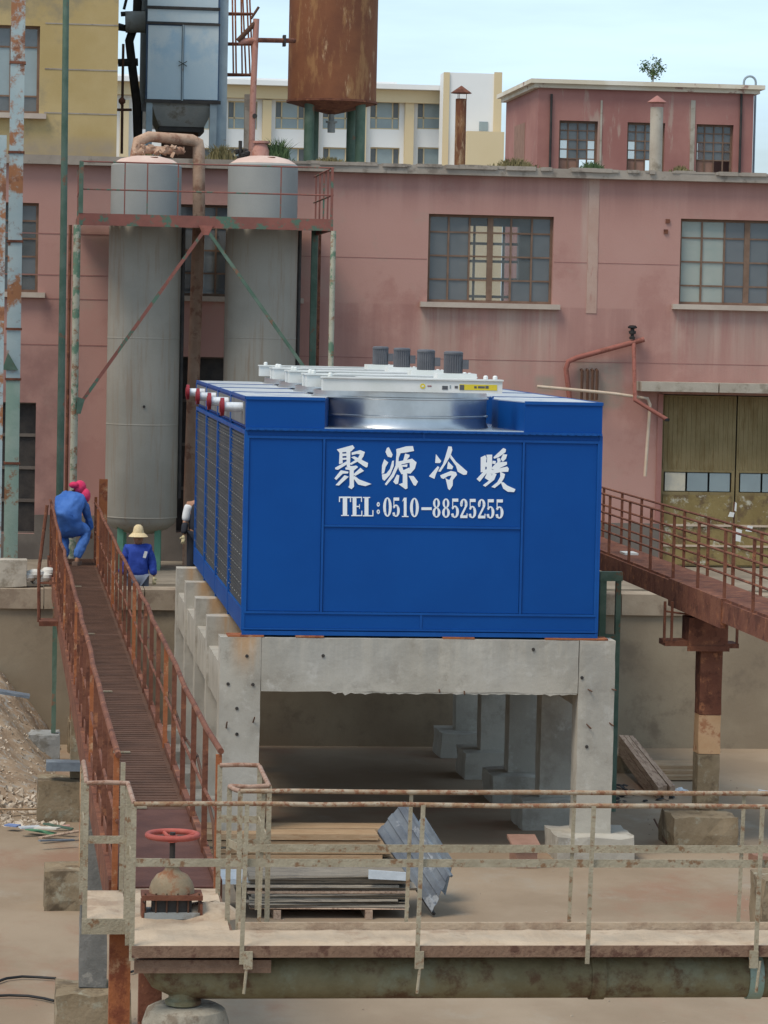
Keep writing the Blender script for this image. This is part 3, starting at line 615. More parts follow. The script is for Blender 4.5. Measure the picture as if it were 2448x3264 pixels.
# ================================================================ TANKS AND STEELWORK AT THE WORKSHOP WALL
ZP = pY(600, 700, 57.3).z         # tank platform level
TY = 58.9
def tank(uc, label, bottom):
    c = pY(uc, 900, TY); rad = .665; zt = pY(uc, 521, TY - .3).z
    t = thing('storage_tank', (c.x, TY, ZO - .3), label, 'tank', 'grey tanks at the workshop wall')
    zb = pY(uc, 1655, TY).z
    mb = MB(); mb.lathe([(rad * .35, zb - .26), (rad * .75, zb - .17), (rad * .94, zb - .06), (rad, zb + .06), (rad, ZP + .02)], (c.x, TY, 0), 40); part('shell', mb, M['tank'], t, True)
    mb = MB(); mb.lathe([(rad - .02, ZP + .02), (rad - .02, zt - .03), (rad - .05, zt)], (c.x, TY, 0), 40); part('upper_shell', mb, M['tanktop'], t, True)
    mb = MB(); mb.lathe([(rad - .05, zt + .002), (rad * .72, zt + .09), (rad * .38, zt + .145), (.01, zt + .16)], (c.x, TY, 0), 40); part('dome', mb, M['dust'], t, True)  # paler pink than the shell in place of light on top
    for zz in (pY(uc, 1078, TY).z, pY(uc, 1352, TY).z, zb + .05):
        mb = MB(); mb.lathe([(rad, zz - .012), (rad + .006, zz - .006), (rad + .006, zz + .006), (rad, zz + .012)], (c.x, TY, 0), 40); part('weld_seam', mb, M['tank'], t, True)
    mb = MB(); mb.lathe([(.06, zt + .08), (.06, zt + .13), (.075, zt + .13), (.075, zt + .15)], (c.x + .12, TY - .35, -.03), 12); part('manhole', mb, M['rust'], t, True)
    mb = MB(); mb.tube((c.x + rad + .03, TY - .1, zb + .4), (c.x + rad + .03, TY - .1, ZP - .1), .035, 8); part('side_pipe', mb, M['darksteel'], t, True)
    for (dx, dy) in ((-.38, -.28), (.3, -.3), (-.3, .35), (.34, .35)):
        mb = MB(); mb.box(c.x + dx - .055, c.x + dx + .055, TY + dy - .055, TY + dy + .055, ZO - .3, zb - .02); part('leg', mb, M['greenlight'], t)
    q = pY(uc - 2, 1296, TY - rad); mb = MB(); mb.tube((q.x, TY - rad - .03, q.z), (q.x, TY - rad + .05, q.z), .025, 8); part('nozzle', mb, M['darksteel'], t)
    return t, c.x, rad, zt
_, xt1, rad, ztk = tank(461, 'tall grey tank left of the blue units, nearest the rusty walkway', 1660)
_, xt2, _, _ = tank(832, 'tall grey tank half hidden behind the blue units', 1660)
# the steel platform round the tank tops
PX0, PX1, PY0, PY1 = pY(252, 700, 57.3).x, pY(1062, 715, 57.3).x, 57.3, 60.9
t = thing('tank_platform', (PX0, PY0, ZO), 'green and red steel platform with thin railing round the two grey tanks', 'platform')
def deckhole():
    mb = MB(); nx = 46; ny = 24
    for i in range(nx):
        for j in range(ny):
            a = PX0 + (PX1 - PX0) * i / nx; b = PX0 + (PX1 - PX0) * (i + 1) / nx; c = PY0 + .06 + (PY1 - PY0 - .06) * j / ny; d = PY0 + .06 + (PY1 - PY0 - .06) * (j + 1) / ny
            m_ = Vector(((a + b) / 2, (c + d) / 2, 0))
            if any((m_ - Vector((x, TY, 0))).length < rad + .05 for x in (xt1, xt2)): continue
            mb.add([(a, c, ZP), (b, c, ZP), (b, d, ZP), (a, d, ZP)], [(0, 1, 2, 3)])
    return mb
mb = deckhole(); part('deck_plate', mb, M['darksteel'], t)
mb = MB(); mb.box(PX0, PX1, PY0, PY0 + .06, ZP - .14, ZP + .07); part('front_beam', mb, M['greenrail'], t)
mb = MB(); mb.box(PX1 - .05, PX1, PY0 + .06, PY1, ZP - .14, ZP + .07); part('end_beam', mb, M['greenrail'], t)
mb = MB(); mb.box(PX0, PX0 + .05, PY0 + .06, PY1, ZP - .14, ZP + .07); part('end_beam', mb, M['greenrail'], t)
ZR = pY(600, 523, PY0).z; ZM = pY(600, 611, PY0).z
def vpost(x, y, m='greenrail', w=.035, z0=None, z1=None): mb = MB(); mb.box(x - w / 2, x + w / 2, y - w / 2, y + w / 2, ZP + .07 if z0 is None else z0, ZR if z1 is None else z1); return part('rail_post', mb, M[m], t)
for u in (398, 470, 568, 896): vpost(pY(u, 600, PY0).x, PY0 + .03, w=.022)
vpost(PX0 + .03, PY0 + .03, 'greenpaint', .075); vpost(PX1 - .03, PY0 + .03, w=.045)
for y in (58.1, 58.9, 59.7, 60.5): vpost(PX1 - .03, y, w=.03); vpost(PX0 + .03, y, w=.03)
for z in (ZR, ZM):
    mb = MB(); mb.tube((PX0, PY0 + .03, z), (PX1, PY0 + .03, z), .016, 6); part('rail', mb, M['greenrail'], t)
    for x in (PX1 - .03, PX0 + .03): mb = MB(); mb.tube((x, PY0 + .03, z), (x, PY1, z), .016, 6); part('rail', mb, M['greenrail'], t)
q0 = pY(246, 730, PY0)
mb = MB(); mb.tube((q0.x, PY0 + .03, 1.6), (q0.x, PY0 + .03, ZP - .14), .065, 10); part('support_post', mb, M['greenpeel'], t, True)
mb = MB(); mb.tube((q0.x - .12, PY0 + .2, 1.6), (q0.x - .12, PY0 + .2, ZP - .14), .03, 8); part('support_post', mb, M['rust'], t, True)
q1 = pY(1060, 900, PY0); mb = MB(); mb.tube((q1.x, PY0 + .03, 1.6), (q1.x, PY0 + .03, ZP - .14), .05, 10); part('support_post', mb, M['greenpeel'], t, True)
q2 = pY(1003, 900, 60.3); mb = MB(); mb.box(q2.x - .08, q2.x + .04, 60.2, 60.3, ZO, ZP - .02); part('support_post', mb, M['greenpaint'], t)
mb = MB(); mb.box(q2.x + .05, q2.x + .1, 60.2, 60.25, ZO, ZP - .02); part('support_post', mb, M['rust'], t)
g = pY(656, 728, PY0)
mb = MB(); mb.beam(g + Vector((0, -.03, 0)), pY(252, 1292, PY0) + Vector((0, -.03, 0)), .05, .06); part('brace', mb, M['greenrail'], t)
mb = MB(); mb.beam(g + Vector((0, -.03, 0)), pY(1060, 1300, PY0) + Vector((0, -.03, 0)), .05, .06); part('brace', mb, M['greenpaint'], t)
mb = MB(); mb.prism([(g.x - .13, g.z + .05), (g.x + .13, g.z + .05), (g.x + .05, g.z - .12), (g.x - .05, g.z - .12)], PY0 - .06, PY0 - .005); part('gusset', mb, M['redpipe'], t)
e = pY(252, 1290, PY0); mb = MB(); mb.prism([(e.x - .03, e.z + .14), (e.x + .1, e.z + .1), (e.x + .03, e.z - .16), (e.x - .05, e.z - .16)], PY0 - .07, PY0 - .062 + .03); part('gusset', mb, M['greenpaint'], t)

# tan lagged pipe rising between the tanks
t = thing('lagged_pipe', (pY(628, 1500, 60).x, 60, ZO), 'tan lagged pipe rising between the two grey tanks and bending over the left one', 'pipe')
a = pY(605, 1560, 59.9); b = pY(634, 700, 59.9); c = pY(634, 470, 59.9)
mb = MB(); mb.path([(a.x, 59.9, ZO - .2), a, b, c + Vector((0, 0, -.1)), c + Vector((0, 0, 0))], .115, 14); part('riser', mb, M['tanpipe'], t, True)
d = pY(440, 450, 59.4)
mb = MB(); mb.path([c + Vector((0, 0, -.05)), c + Vector((-.02, 0, .08)), c + Vector((-.14, -.05, .13)), (d.x + .2, 59.45, c.z + .15), (d.x, 59.4, c.z + .05), (d.x - .06, 59.4, c.z - .3)], [.115, .115, .11, .1, .11, .1], 14); part('elbow', mb, M['tanpipe'], t, True)
mb = MB(); mb.path([(d.x - .1, 59.36, c.z - .2), (d.x + .1, 59.36, c.z - .1), (c.x - .3, 59.36, c.z - .1)], [.06, .08, .07], 10); part('lower_pipe', mb, M['tanpipe'], t, True)
random.seed(4); mb = MB()
for k in range(44):
    x = random.uniform(d.x - .12, c.x - .3); z = c.z - .1 + random.uniform(-.09, .08); s = random.uniform(.03, .075); v = [Vector((random.gauss(0, 1), random.gauss(0, 1), random.gauss(0, 1))).normalized() * s for _ in range(3)]; cc = Vector((x, 59.32 + random.uniform(-.05, .08), z))
    mb.add([cc + v[0], cc - v[0], cc + v[1], cc - v[1], cc + v[2], cc - v[2]], [(0, 2, 4), (2, 1, 4), (1, 3, 4), (3, 0, 4), (2, 0, 5), (1, 2, 5), (3, 1, 5), (0, 3, 5)])
part('lagging_rubble', mb, M['tanpipe'], t, kind='stuff')

# pale blue dust collector on the roof
YD = 65.
t = thing('dust_collector', (pY(580, 440, YD).x, YD, pb + .06), 'pale blue dust collector cabinet with hopper on legs above the left tank', 'machine')
r_ = rectY(467, -60, 700, 322, YD); dep = 3.6
mb = MB(); mb.box(r_[0], r_[1], YD, YD + dep, r_[2], r_[3]); part('casing', mb, M['bluedeep'], t)
for (a, b, c, d) in ((469, -60, 698, 24), (469, 30, 698, 73), (469, 80, 580, 320), (584, 80, 697, 320)):
    q = rectY(a, b, c, d, YD); mb = MB(); mb.box(q[0] + .012, q[1] - .012, YD - .03, YD - .001, q[2] + .012, q[3] - .012); part('panel', mb, M['bluegrey'], t)
for (a, b, c, d) in ((466, 22, 702, 31), (466, 73, 702, 80), (460, 319, 703, 330)):
    q = rectY(a, b, c, d, YD); mb = MB(); mb.box(q[0], q[1], YD - .06, YD - .031, q[2], q[3]); part('flange', mb, M['darksteel'], t)
q = rectY(579, 80, 585, 322, YD); mb = MB(); mb.tube(((q[0] + q[1]) / 2, YD - .06, q[2]), ((q[0] + q[1]) / 2, YD - .06, q[3]), .016, 8); part('lock_rod', mb, M['bluedark'], t)
mb = MB(); h = pY(582, 204, YD)
for k in range(4):
    a_ = R(45 + 90 * k); mb.beam((h.x, YD - .08, h.z), (h.x + math.cos(a_) * .12, YD - .08, h.z + math.sin(a_) * .07), .015, .015)
part('hand_wheel', mb, M['darksteel'], t)
hp = [rectY(490, 335, 672, 402, YD + .2)]
hp = hp[0]; ztop = r_[2]; zbot = hp[2]; cxh = (hp[0] + hp[1]) / 2
mb = MB()
top = [(hp[0] - .02, YD + .1), (hp[1] + .02, YD + .1), (hp[1] + .02, YD + 2.4), (hp[0] - .02, YD + 2.4)]; bw = .42
prof = [(1.0, ztop - .001), (1.02, ztop - .12), (.93, ztop - .28), (.76, zbot)]
rings = []
for s, z in prof:
    rings.append([Vector((cxh + (p[0] - cxh) * s, YD + 1.25 + (p[1] - YD - 1.25) * s, z)) for p in top])
vs = [v for rr in rings for v in rr]; fs = []
for k in range(len(rings) - 1):
    for j in range(4): fs.append((k * 4 + j, k * 4 + (j + 1) % 4, (k + 1) * 4 + (j + 1) % 4, (k + 1) * 4 + j))
fs.append((12, 13, 14, 15)); mb.add(vs, fs); part('hopper', mb, M['greyhop'], t, True)
mb = MB(); mb.box(cxh - .46, cxh + .46, YD + .4, YD + 2.0, zbot - .1, zbot - .001); part('hopper_outlet', mb, M['darksteel'], t)
mb = MB(); mb.box(cxh - .35, cxh + .35, YD + .6, YD + 1.8, pb + .06, zbot - .1); part('conveyor', mb, M['rustdark'], t)
for (a, b, yy) in ((465, 485, YD), (668, 690, YD), (690, 722, YD + .1)):
    q = rectY(a, 330, b, 460, yy); top_ = r_[2] - .02 if b < 700 else 15; mb = MB(); mb.box(q[0], q[1], yy - (.02 if b < 700 else 0), yy + .14, pb + .06, top_); part('leg', mb, M['bluedark'], t)
q = rectY(441, 100, 466, 460, YD + dep - .1); mb = MB(); mb.box(q[0], q[0] + .1, YD + dep - .14, YD + dep, pb + .06, r_[2]); part('leg', mb, M['bluedeep'], t)
# dark pipework between the yellow block and the collector
t = thing('duct_pipework', (pY(410, 480, 66).x, 66, pb + .06), 'dark pipework and grey fan drum between the yellow block and the dust collector', 'pipework')
mb = MB(); a = pY(400, 70, 66); b = pY(468, 70, 66); mb.tube(a, b, .22, 16); part('fan_drum', mb, M['greyhop'], t, True)
mb = MB()
dk = [[(440, -40), (436, 60), (412, 130), (420, 200), (436, 330), (440, 480)], [(385, 45), (470, 40)], [(376, 200), (440, 198)], [(376, 85), (420, 95), (412, 150)], [(395, 30), (410, -30)], [(440, 20), (425, -30)]]
for pts, rr in zip(dk, (.09, .05, .08, .08, .03, .03)): mb.path([pY(u, v, 66.2) for u, v in pts], rr, 8)
part('dark_pipe', mb, M['darksteel'], t, True)
mb = MB(); mb.path([pY(393, 140, 65.6), pY(390, 320, 65.6), pY(388, 490, 65.6)], .028, 8); mb.path([pY(372, 350, 65.6), pY(420, 350, 65.6)], .028, 8); part('thin_pipe', mb, M['rustdark'], t, True)
mb = MB(); q = pY(389, 322, 65.55); mb.lathe([(.02, -.08), (.07, -.03), (.07, .03), (.02, .08)], q, 10); part('valve', mb, M['rust'], t, True)

# rusty tank on the roof with cone bottom and green legs
YT = 66.
q = rectY(932, -60, 1218, 321, YT); xc = (q[0] + q[1]) / 2; rt = (q[1] - q[0]) / 2
t = thing('rusty_tank', (xc, YT + rt, pb + .06), 'large rust streaked tank with cone bottom on green legs above the roof', 'tank')
ca = (xc, YT + rt, 0); zb = q[2]
mb = MB(); mb.lathe([(rt, zb), (rt, 15.5)], ca, 48); part('shell', mb, M['rusttank'], t, True)
mb = MB(); mb.lathe([(.09, zb - .22), (.3, zb - .17), (rt - .02, zb - .002)], ca, 40); part('cone', mb, M['rust'], t, True)
mb = MB(); mb.lathe([(rt, zb), (rt + .025, zb + .004), (rt + .025, zb + .05), (rt, zb + .054)], ca, 48); part('rim', mb, M['rust'], t, True)
mb = MB(); mb.lathe([(.07, zb - .6), (.08, zb - .6), (.08, zb - .4), (.12, zb - .4), (.12, zb - .36), (.06, zb - .36), (.06, zb - .2)], ca, 16); part('outlet', mb, M['greyhop'], t, True)
for (u, yy) in ((985, YT + .5), (1148, YT + .5), (1000, YT + 1.5), (1120, YT + 1.5)):
    x = pY(u, 420, yy).x; mb = MB(); mb.tube((x, yy, pb + .06), (x, yy, zb - .01), .105, 14); part('leg', mb, M['greenpaint'], t, True)
# pink vent pipe with bracket and cross pipe
YV = 64.
t = thing('vent_pipe', (pY(810, 480, YV).x, YV, pb + .06), 'tall faded red vent pipe with slanted arm joined to the rusty tank', 'pipe')
a = pY(802, 500, YV); b = pY(817, 60, YV)
a = Vector((b.x - .05, YV, pb + .1)); mb = MB(); mb.path([a, pY(806, 320, YV), b], .062, 12); part('pipe', mb, M['pinkpipe'], t, True)
mb = MB(); mb.path([b + Vector((0, 0, -.06)), pY(758, 130, YV - .05)], .05, 10); mb.path([pY(800, 60, YV), pY(825, 22, YV)], .03, 6); part('arm', mb, M['rustdark'], t, True)
mb = MB(); mb.path([pY(760, 133, YV), pY(812, 128, YV)], .06, 10); part('stub', mb, M['pinkpipe'], t, True)
mb = MB(); mb.path([pY(822, 128, YV), (pY(938, 130, YV + .8).x, YV + .8, pY(938, 130, YV + .8).z)], .05, 10); w = pY(906, 130, YV + .6); part('cross_pipe', mb, M['rust'], t, True)
mb = MB(); mb.box(w.x - .03, w.x + .03, w.y - .1, w.y + .1, w.z - .11, w.z + .11); part('flange', mb, M['darksteel'], t)
mb = MB(); z0 = pb + .06; q = pY(832, 470, YB + .05); mb.lathe([(.19, pt - .1), (.19, pt + .05), (.17, pt + .08), (.17, pt + .2), (.13, pt + .28), (.12, pt + .33), (.16, pt + .34), (.16, pt + .38)], (q.x, YB + .05, 0), 16); part('pot', mb, M['pinkpipe'], t, True)
mb = MB(); x = pY(789, 400, YV + .3).x; mb.box(x - .06, x + .06, YV + .3, YV + .5, pb + .06, pY(789, 300, YV + .3).z); part('back_post', mb, M['parapet'], t)
q = pY(812, 370, YV - .06); mb = MB(); mb.tube((q.x, YV - .09, q.z), (q.x, YV, q.z), .05, 10); part('port', mb, M['darksteel'], t)
# valve clutter beside the pot
mb = MB(); q = pY(770, 490, YB + .1); random.seed(9)
for k in range(10): mb.lathe([(0, -.06), (.05, -.03), (.055, .03), (0, .06)], q + Vector((random.uniform(-.12, .14), random.uniform(0, .3), random.uniform(-.12, .12))), 7)
mb.tube(q + Vector((-.02, .1, -.2)), q + Vector((-.02, .1, .25)), .035, 8)
solo('roof_valve', mb, M['darksteel'], 'small dark valve cluster on the parapet beside the vent pipe pot', 'valve', smooth=True)
# ladder cage right of the collector
t = thing('ladder_cage', (pY(760, 240, 67).x, 67, pY(760, 240, 67).z), 'rusty caged ladder hanging right of the dust collector', 'ladder')
for u in (744, 753, 772, 784, 797, 806):
    u2 = u - (4 if u < 780 else 12); mb = MB(); mb.path([pY(u, 238, 67 + (u % 3) * .2), pY(u2, -50, 67 + (u % 3) * .2)], .018, 6); part('rail', mb, M['rustorange'], t)
for v in (42, 138, 236):
    mb = MB(); mb.path([pY(722, v, 67), pY(806, v + 2, 67)], .026, 6); part('hoop', mb, M['rust'], t); mb = MB(); mb.path([pY(722, v + 5, 67.5), pY(800, v + 5, 67.5)], .022, 6); part('hoop', mb, M['rust'], t)

# tall green pole, rusting blue column at the left edge
t = thing('green_pole', (pY(190, 1560, 56.6).x, 56.6, ZO), 'tall thin green pole rising out of frame left of the tanks', 'pole')
a = pY(190, 1600, 56.6); b = pY(211, -60, 56.6); mb = MB(); mb.path([(a.x, 56.6, ZO - .2), a, pY(203, 700, 56.6), b], [.065, .065, .06, .055], 12); part('pole', mb, M['greenpaint'], t, True)
mb = MB(); q = pY(196, 1560, 56.6); mb.box(q.x - .16, q.x + .16, 56.44, 56.76, ZO, ZO + .05); part('base_plate', mb, M['greenpaint'], t)
YC = 55.8
t = thing('box_column', (pY(40, 1780, YC).x, YC, 1.45), 'rust patched pale blue box column at the left edge of the picture', 'column')
xs0 = pY(15, 1500, YC).x; xs1 = pY(60, 1500, YC).x
vs_ = [(-60, 200), (203, 486), (489, 770), (773, 1050), (1053, 1210), (1213, 1478), (1481, 1800)]
for k, (a, b) in enumerate(vs_):
    za, zb_ = pY(40, a, YC).z, pY(40, b, YC).z
    if b == 1800: zb_ = 1.45
    mb = MB(); mb.box(xs0, xs1, YC, YC + .24, zb_, za); s = part('column_section', mb, M['bluerust'] if k < 5 else M['greenrust'], t)
    mb = MB(); mb.box(xs0 - .02, xs1 + .02, YC - .02, YC + .26, za + .003, za + .045); part('splice_plate', mb, M['rust'], s)
mb = MB(); e = pY(62, 1180, YC); mb.prism([(e.x - .3, e.z), (e.x - .02, e.z), (e.x - .2, e.z + .3)], YC - .03, YC - .021); part('gusset', mb, M['greenpaint'], t)
mb = MB(); q = rectY(-30, 430, 12, 1760, YC - .6); mb.box(q[0], q[1], YC - .6, YC - .45, 1.45, q[3]); solo('white_post', mb, M['bluerust'], 'pale post cut by the left edge beside the blue column', 'post')

# wall pipes right of the blue units
YW = YB - .15
t = thing('red_wall_pipe', (pY(2022, 1300, YW).x, YW, pY(2022, 1330, YW).z), 'dull red pipe bent along the pink wall above the gate canopy', 'pipe')
mb = MB(); mb.path([pY(2053, 1082, YW), pY(1840, 1140, YW), pY(1812, 1152, YW), pY(1804, 1175, YW), pY(1818, 1290, YW)], .05, 12); part('upper_run', mb, M['redpipe'], t, True)
mb = MB(); mb.path([pY(2020, 1090, YW), pY(2024, 1275, YW - .5), pY(2125, 1337, YW - .55)], .042, 12); part('lower_run', mb, M['redpipe'], t, True)
mb = MB(); q = pY(2126, 1338, YW - .56); mb.lathe([(.03, -.03), (.05, -.02), (.05, .02), (.03, .03)], q, 10); part('end_cap', mb, M['black'], t, True)
t = thing('wall_valve', pY(2015, 1082, YW), 'black and brass valve standing on the red wall pipe', 'valve')
q = pY(2015, 1082, YW); mb = MB(); mb.lathe([(.05, 0), (.06, .05), (.035, .06), (.035, .1), (.07, .11), (.075, .16), (.04, .17), (.04, .2)], q, 14); part('body', mb, M['darksteel'], t, True)
mb = MB(); mb.lathe([(.02, .2), (.09, .22), (.09, .245), (.06, .27), (.02, .275)], q, 14); part('cap', mb, M['black'], t, True)
mb = MB(); mb.path([pY(1712, 1232, YW - .3), pY(1900, 1249, YW - .3), pY(1965, 1256, YW - .3), pY(2064, 1270, YW - .3), pY(2072, 1290, YW - .3), pY(2056, 1518, YW - .3)], .032, 10)
solo('beige_pipe', mb, M['beigepipe'], 'thin beige pipe crossing the pink wall and dropping beside the gate', 'pipe', smooth=True)
for k, u in enumerate((1856, 1874, 1890, 1904)):
    mb = MB(); a, b = pY(u, 1182, YW), pY(u, 1275, YW); mb.path([a + Vector((0, .12, .02)), a, (a.x, a.y, b.z)], .028, 8)
    solo('stub_pipe', mb, M['rustdark'], ['leftmost', 'second', 'third', 'rightmost'][k] + ' of four short dark pipes on the cement patch of the pink wall', 'pipe', 'short pipes on the cement patch', smooth=True)
# ================================================================ CONCRETE PLATFORM
UX0, UX1, UY, UZ = 2.78, 7.27, 39.6, 2.77
MD = 2.79
CX0, CX1 = 2.5, 7.5
t = thing('concrete_platform', (5, 39.5, 0), 'new grey concrete frame of five portals carrying the blue units', 'platform')
def rough_box(x0, x1, y0, y1, z0, z1, seg=.2, amp=.003, seed=0):
    random.seed(seed); bm = bmesh.new(); mb = MB()
    nx, ny, nz_ = [max(1, int(round((b - a) / seg))) for a, b in ((x0, x1), (y0, y1), (z0, z1))]
    idx = {}
    def P(i, j, k):
        if (i, j, k) not in idx:
            e = sum((i in (0, nx), j in (0, ny), k in (0, nz_))); a = amp * (1.3 if e >= 2 else .5)
            v = Vector((x0 + (x1 - x0) * i / nx, y0 + (y1 - y0) * j / ny, z0 + (z1 - z0) * k / nz_)); s = [-1 if q == 0 else (1 if q == m else 0) for q, m in ((i, nx), (j, ny), (k, nz_))]
            v -= Vector([q * abs(random.gauss(0, a)) for q in s]); idx[(i, j, k)] = len(mb.v); mb.v.append(v)
        return idx[(i, j, k)]
    for i in range(nx):
        for j in range(ny):
            mb.f += [(P(i, j, 0), P(i, j + 1, 0), P(i + 1, j + 1, 0), P(i + 1, j, 0)), (P(i, j, nz_), P(i + 1, j, nz_), P(i + 1, j + 1, nz_), P(i, j + 1, nz_))]
    for i in range(nx):
        for k in range(nz_):
            mb.f += [(P(i, 0, k), P(i + 1, 0, k), P(i + 1, 0, k + 1), P(i, 0, k + 1)), (P(i, ny, k), P(i, ny, k + 1), P(i + 1, ny, k + 1), P(i + 1, ny, k))]
    for j in range(ny):
        for k in range(nz_):
            mb.f += [(P(0, j, k), P(0, j, k + 1), P(0, j + 1, k + 1), P(0, j + 1, k)), (P(nx, j, k), P(nx, j + 1, k), P(nx, j + 1, k + 1), P(nx, j, k + 1))]
    bm.free(); return mb
conc = M['concrete']
r0 = rectY(705, 2035, 860, 2090, 39.5)
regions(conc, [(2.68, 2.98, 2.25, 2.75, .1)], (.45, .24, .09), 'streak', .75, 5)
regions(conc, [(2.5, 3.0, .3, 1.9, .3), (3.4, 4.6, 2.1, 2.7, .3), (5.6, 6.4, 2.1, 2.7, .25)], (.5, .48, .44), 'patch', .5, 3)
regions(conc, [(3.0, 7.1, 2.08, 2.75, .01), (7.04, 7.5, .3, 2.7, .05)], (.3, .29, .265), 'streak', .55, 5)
ROWS = [39.5 + i * MD for i in range(5)]; BW = .42
for i, y in enumerate(ROWS):
    g = zf(y + .2)
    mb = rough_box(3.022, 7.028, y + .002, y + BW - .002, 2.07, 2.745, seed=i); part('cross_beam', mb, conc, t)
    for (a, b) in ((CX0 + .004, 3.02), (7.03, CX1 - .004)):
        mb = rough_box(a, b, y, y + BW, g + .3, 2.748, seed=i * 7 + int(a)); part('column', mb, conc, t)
        mb = rough_box(a - .28, b + .28, y - .3, y + BW + .3, g - .1, g + .3 + (.02 if i == 0 else .12), amp=.012, seed=i * 5 + int(b)); part('footing', mb, conc, t)
    if i < 4:
        for (a, b) in ((CX0 + .03, CX0 + .38), (CX1 - .38, CX1 - .03)):
            mb = rough_box(a, b, y + BW, y + MD, 1.82, 2.36, seed=30 + i); part('tie_beam', mb, conc, t)
        mb = MB(); mb.box(CX0 + .4, CX1 - .4, y + BW, y + MD, 2.2, 2.3); part('soffit_slab', mb, conc, t)
# ties and cut rebar ends sticking out of the near faces
for k, (u, v, dx, dz) in enumerate(((1870, 2195, .06, -.03), (1945, 2195, .07, -.015), (1865, 2303, .07, -.07), (1937, 2300, .07, -.05), (720, 2330, .01, .12), (805, 2310, .02, .1), (1400, 2195, .0, -.04), (1480, 2200, 0, -.05))):
    q = pY(u, v, 39.5); mb = MB(); mb.tube(q + Vector((0, .03, 0)), q + Vector((dx, -.05, dz)), .009, 5); part('rebar_end', mb, M['rustdark'], t)
mb = MB()
for (u, v) in ((787, 2091), (727, 2180), (806, 2182), (755, 2258), (755, 2340), (1030, 2090), (1700, 2070), (1855, 2160), (1870, 2380)):
    q = pY(u, v, 39.5); mb.lathe([(0, 0), (.022, .004), (.022, .012), (0, .014)], (0, 0, 0), 8); n_ = 32
    for i in range(len(mb.v) - n_, len(mb.v)): p = mb.v[i]; mb.v[i] = Vector((q.x + p.x, q.y + .004 - p.z, q.z + p.y))
part('tie_hole', mb, M['darksteel'], t, kind='stuff')
mb = MB(); random.seed(44)
pl_ = [(7.02, 2.0705), (3.9, 2.0705)]; x = 3.9     # ragged mortar lip under the front beam
while x < 7.0: x += random.uniform(.02, .1); pl_.append((min(x, 7.01), 2.066 - abs(random.gauss(0, .013))))
mb.prism(pl_, 39.507, 39.66)
part('mortar_drip', mb, conc, t)
# rusty shim plates under the units
for k, (a, b) in enumerate(((2.6, 3.05), (3.45, 3.8), (5.3, 5.7), (6.6, 7.4))):
    mb = MB(); mb.box(a, b, 39.52, 39.85, 2.7485, 2.768); part('shim_plate', mb, M['rustorange'], t)

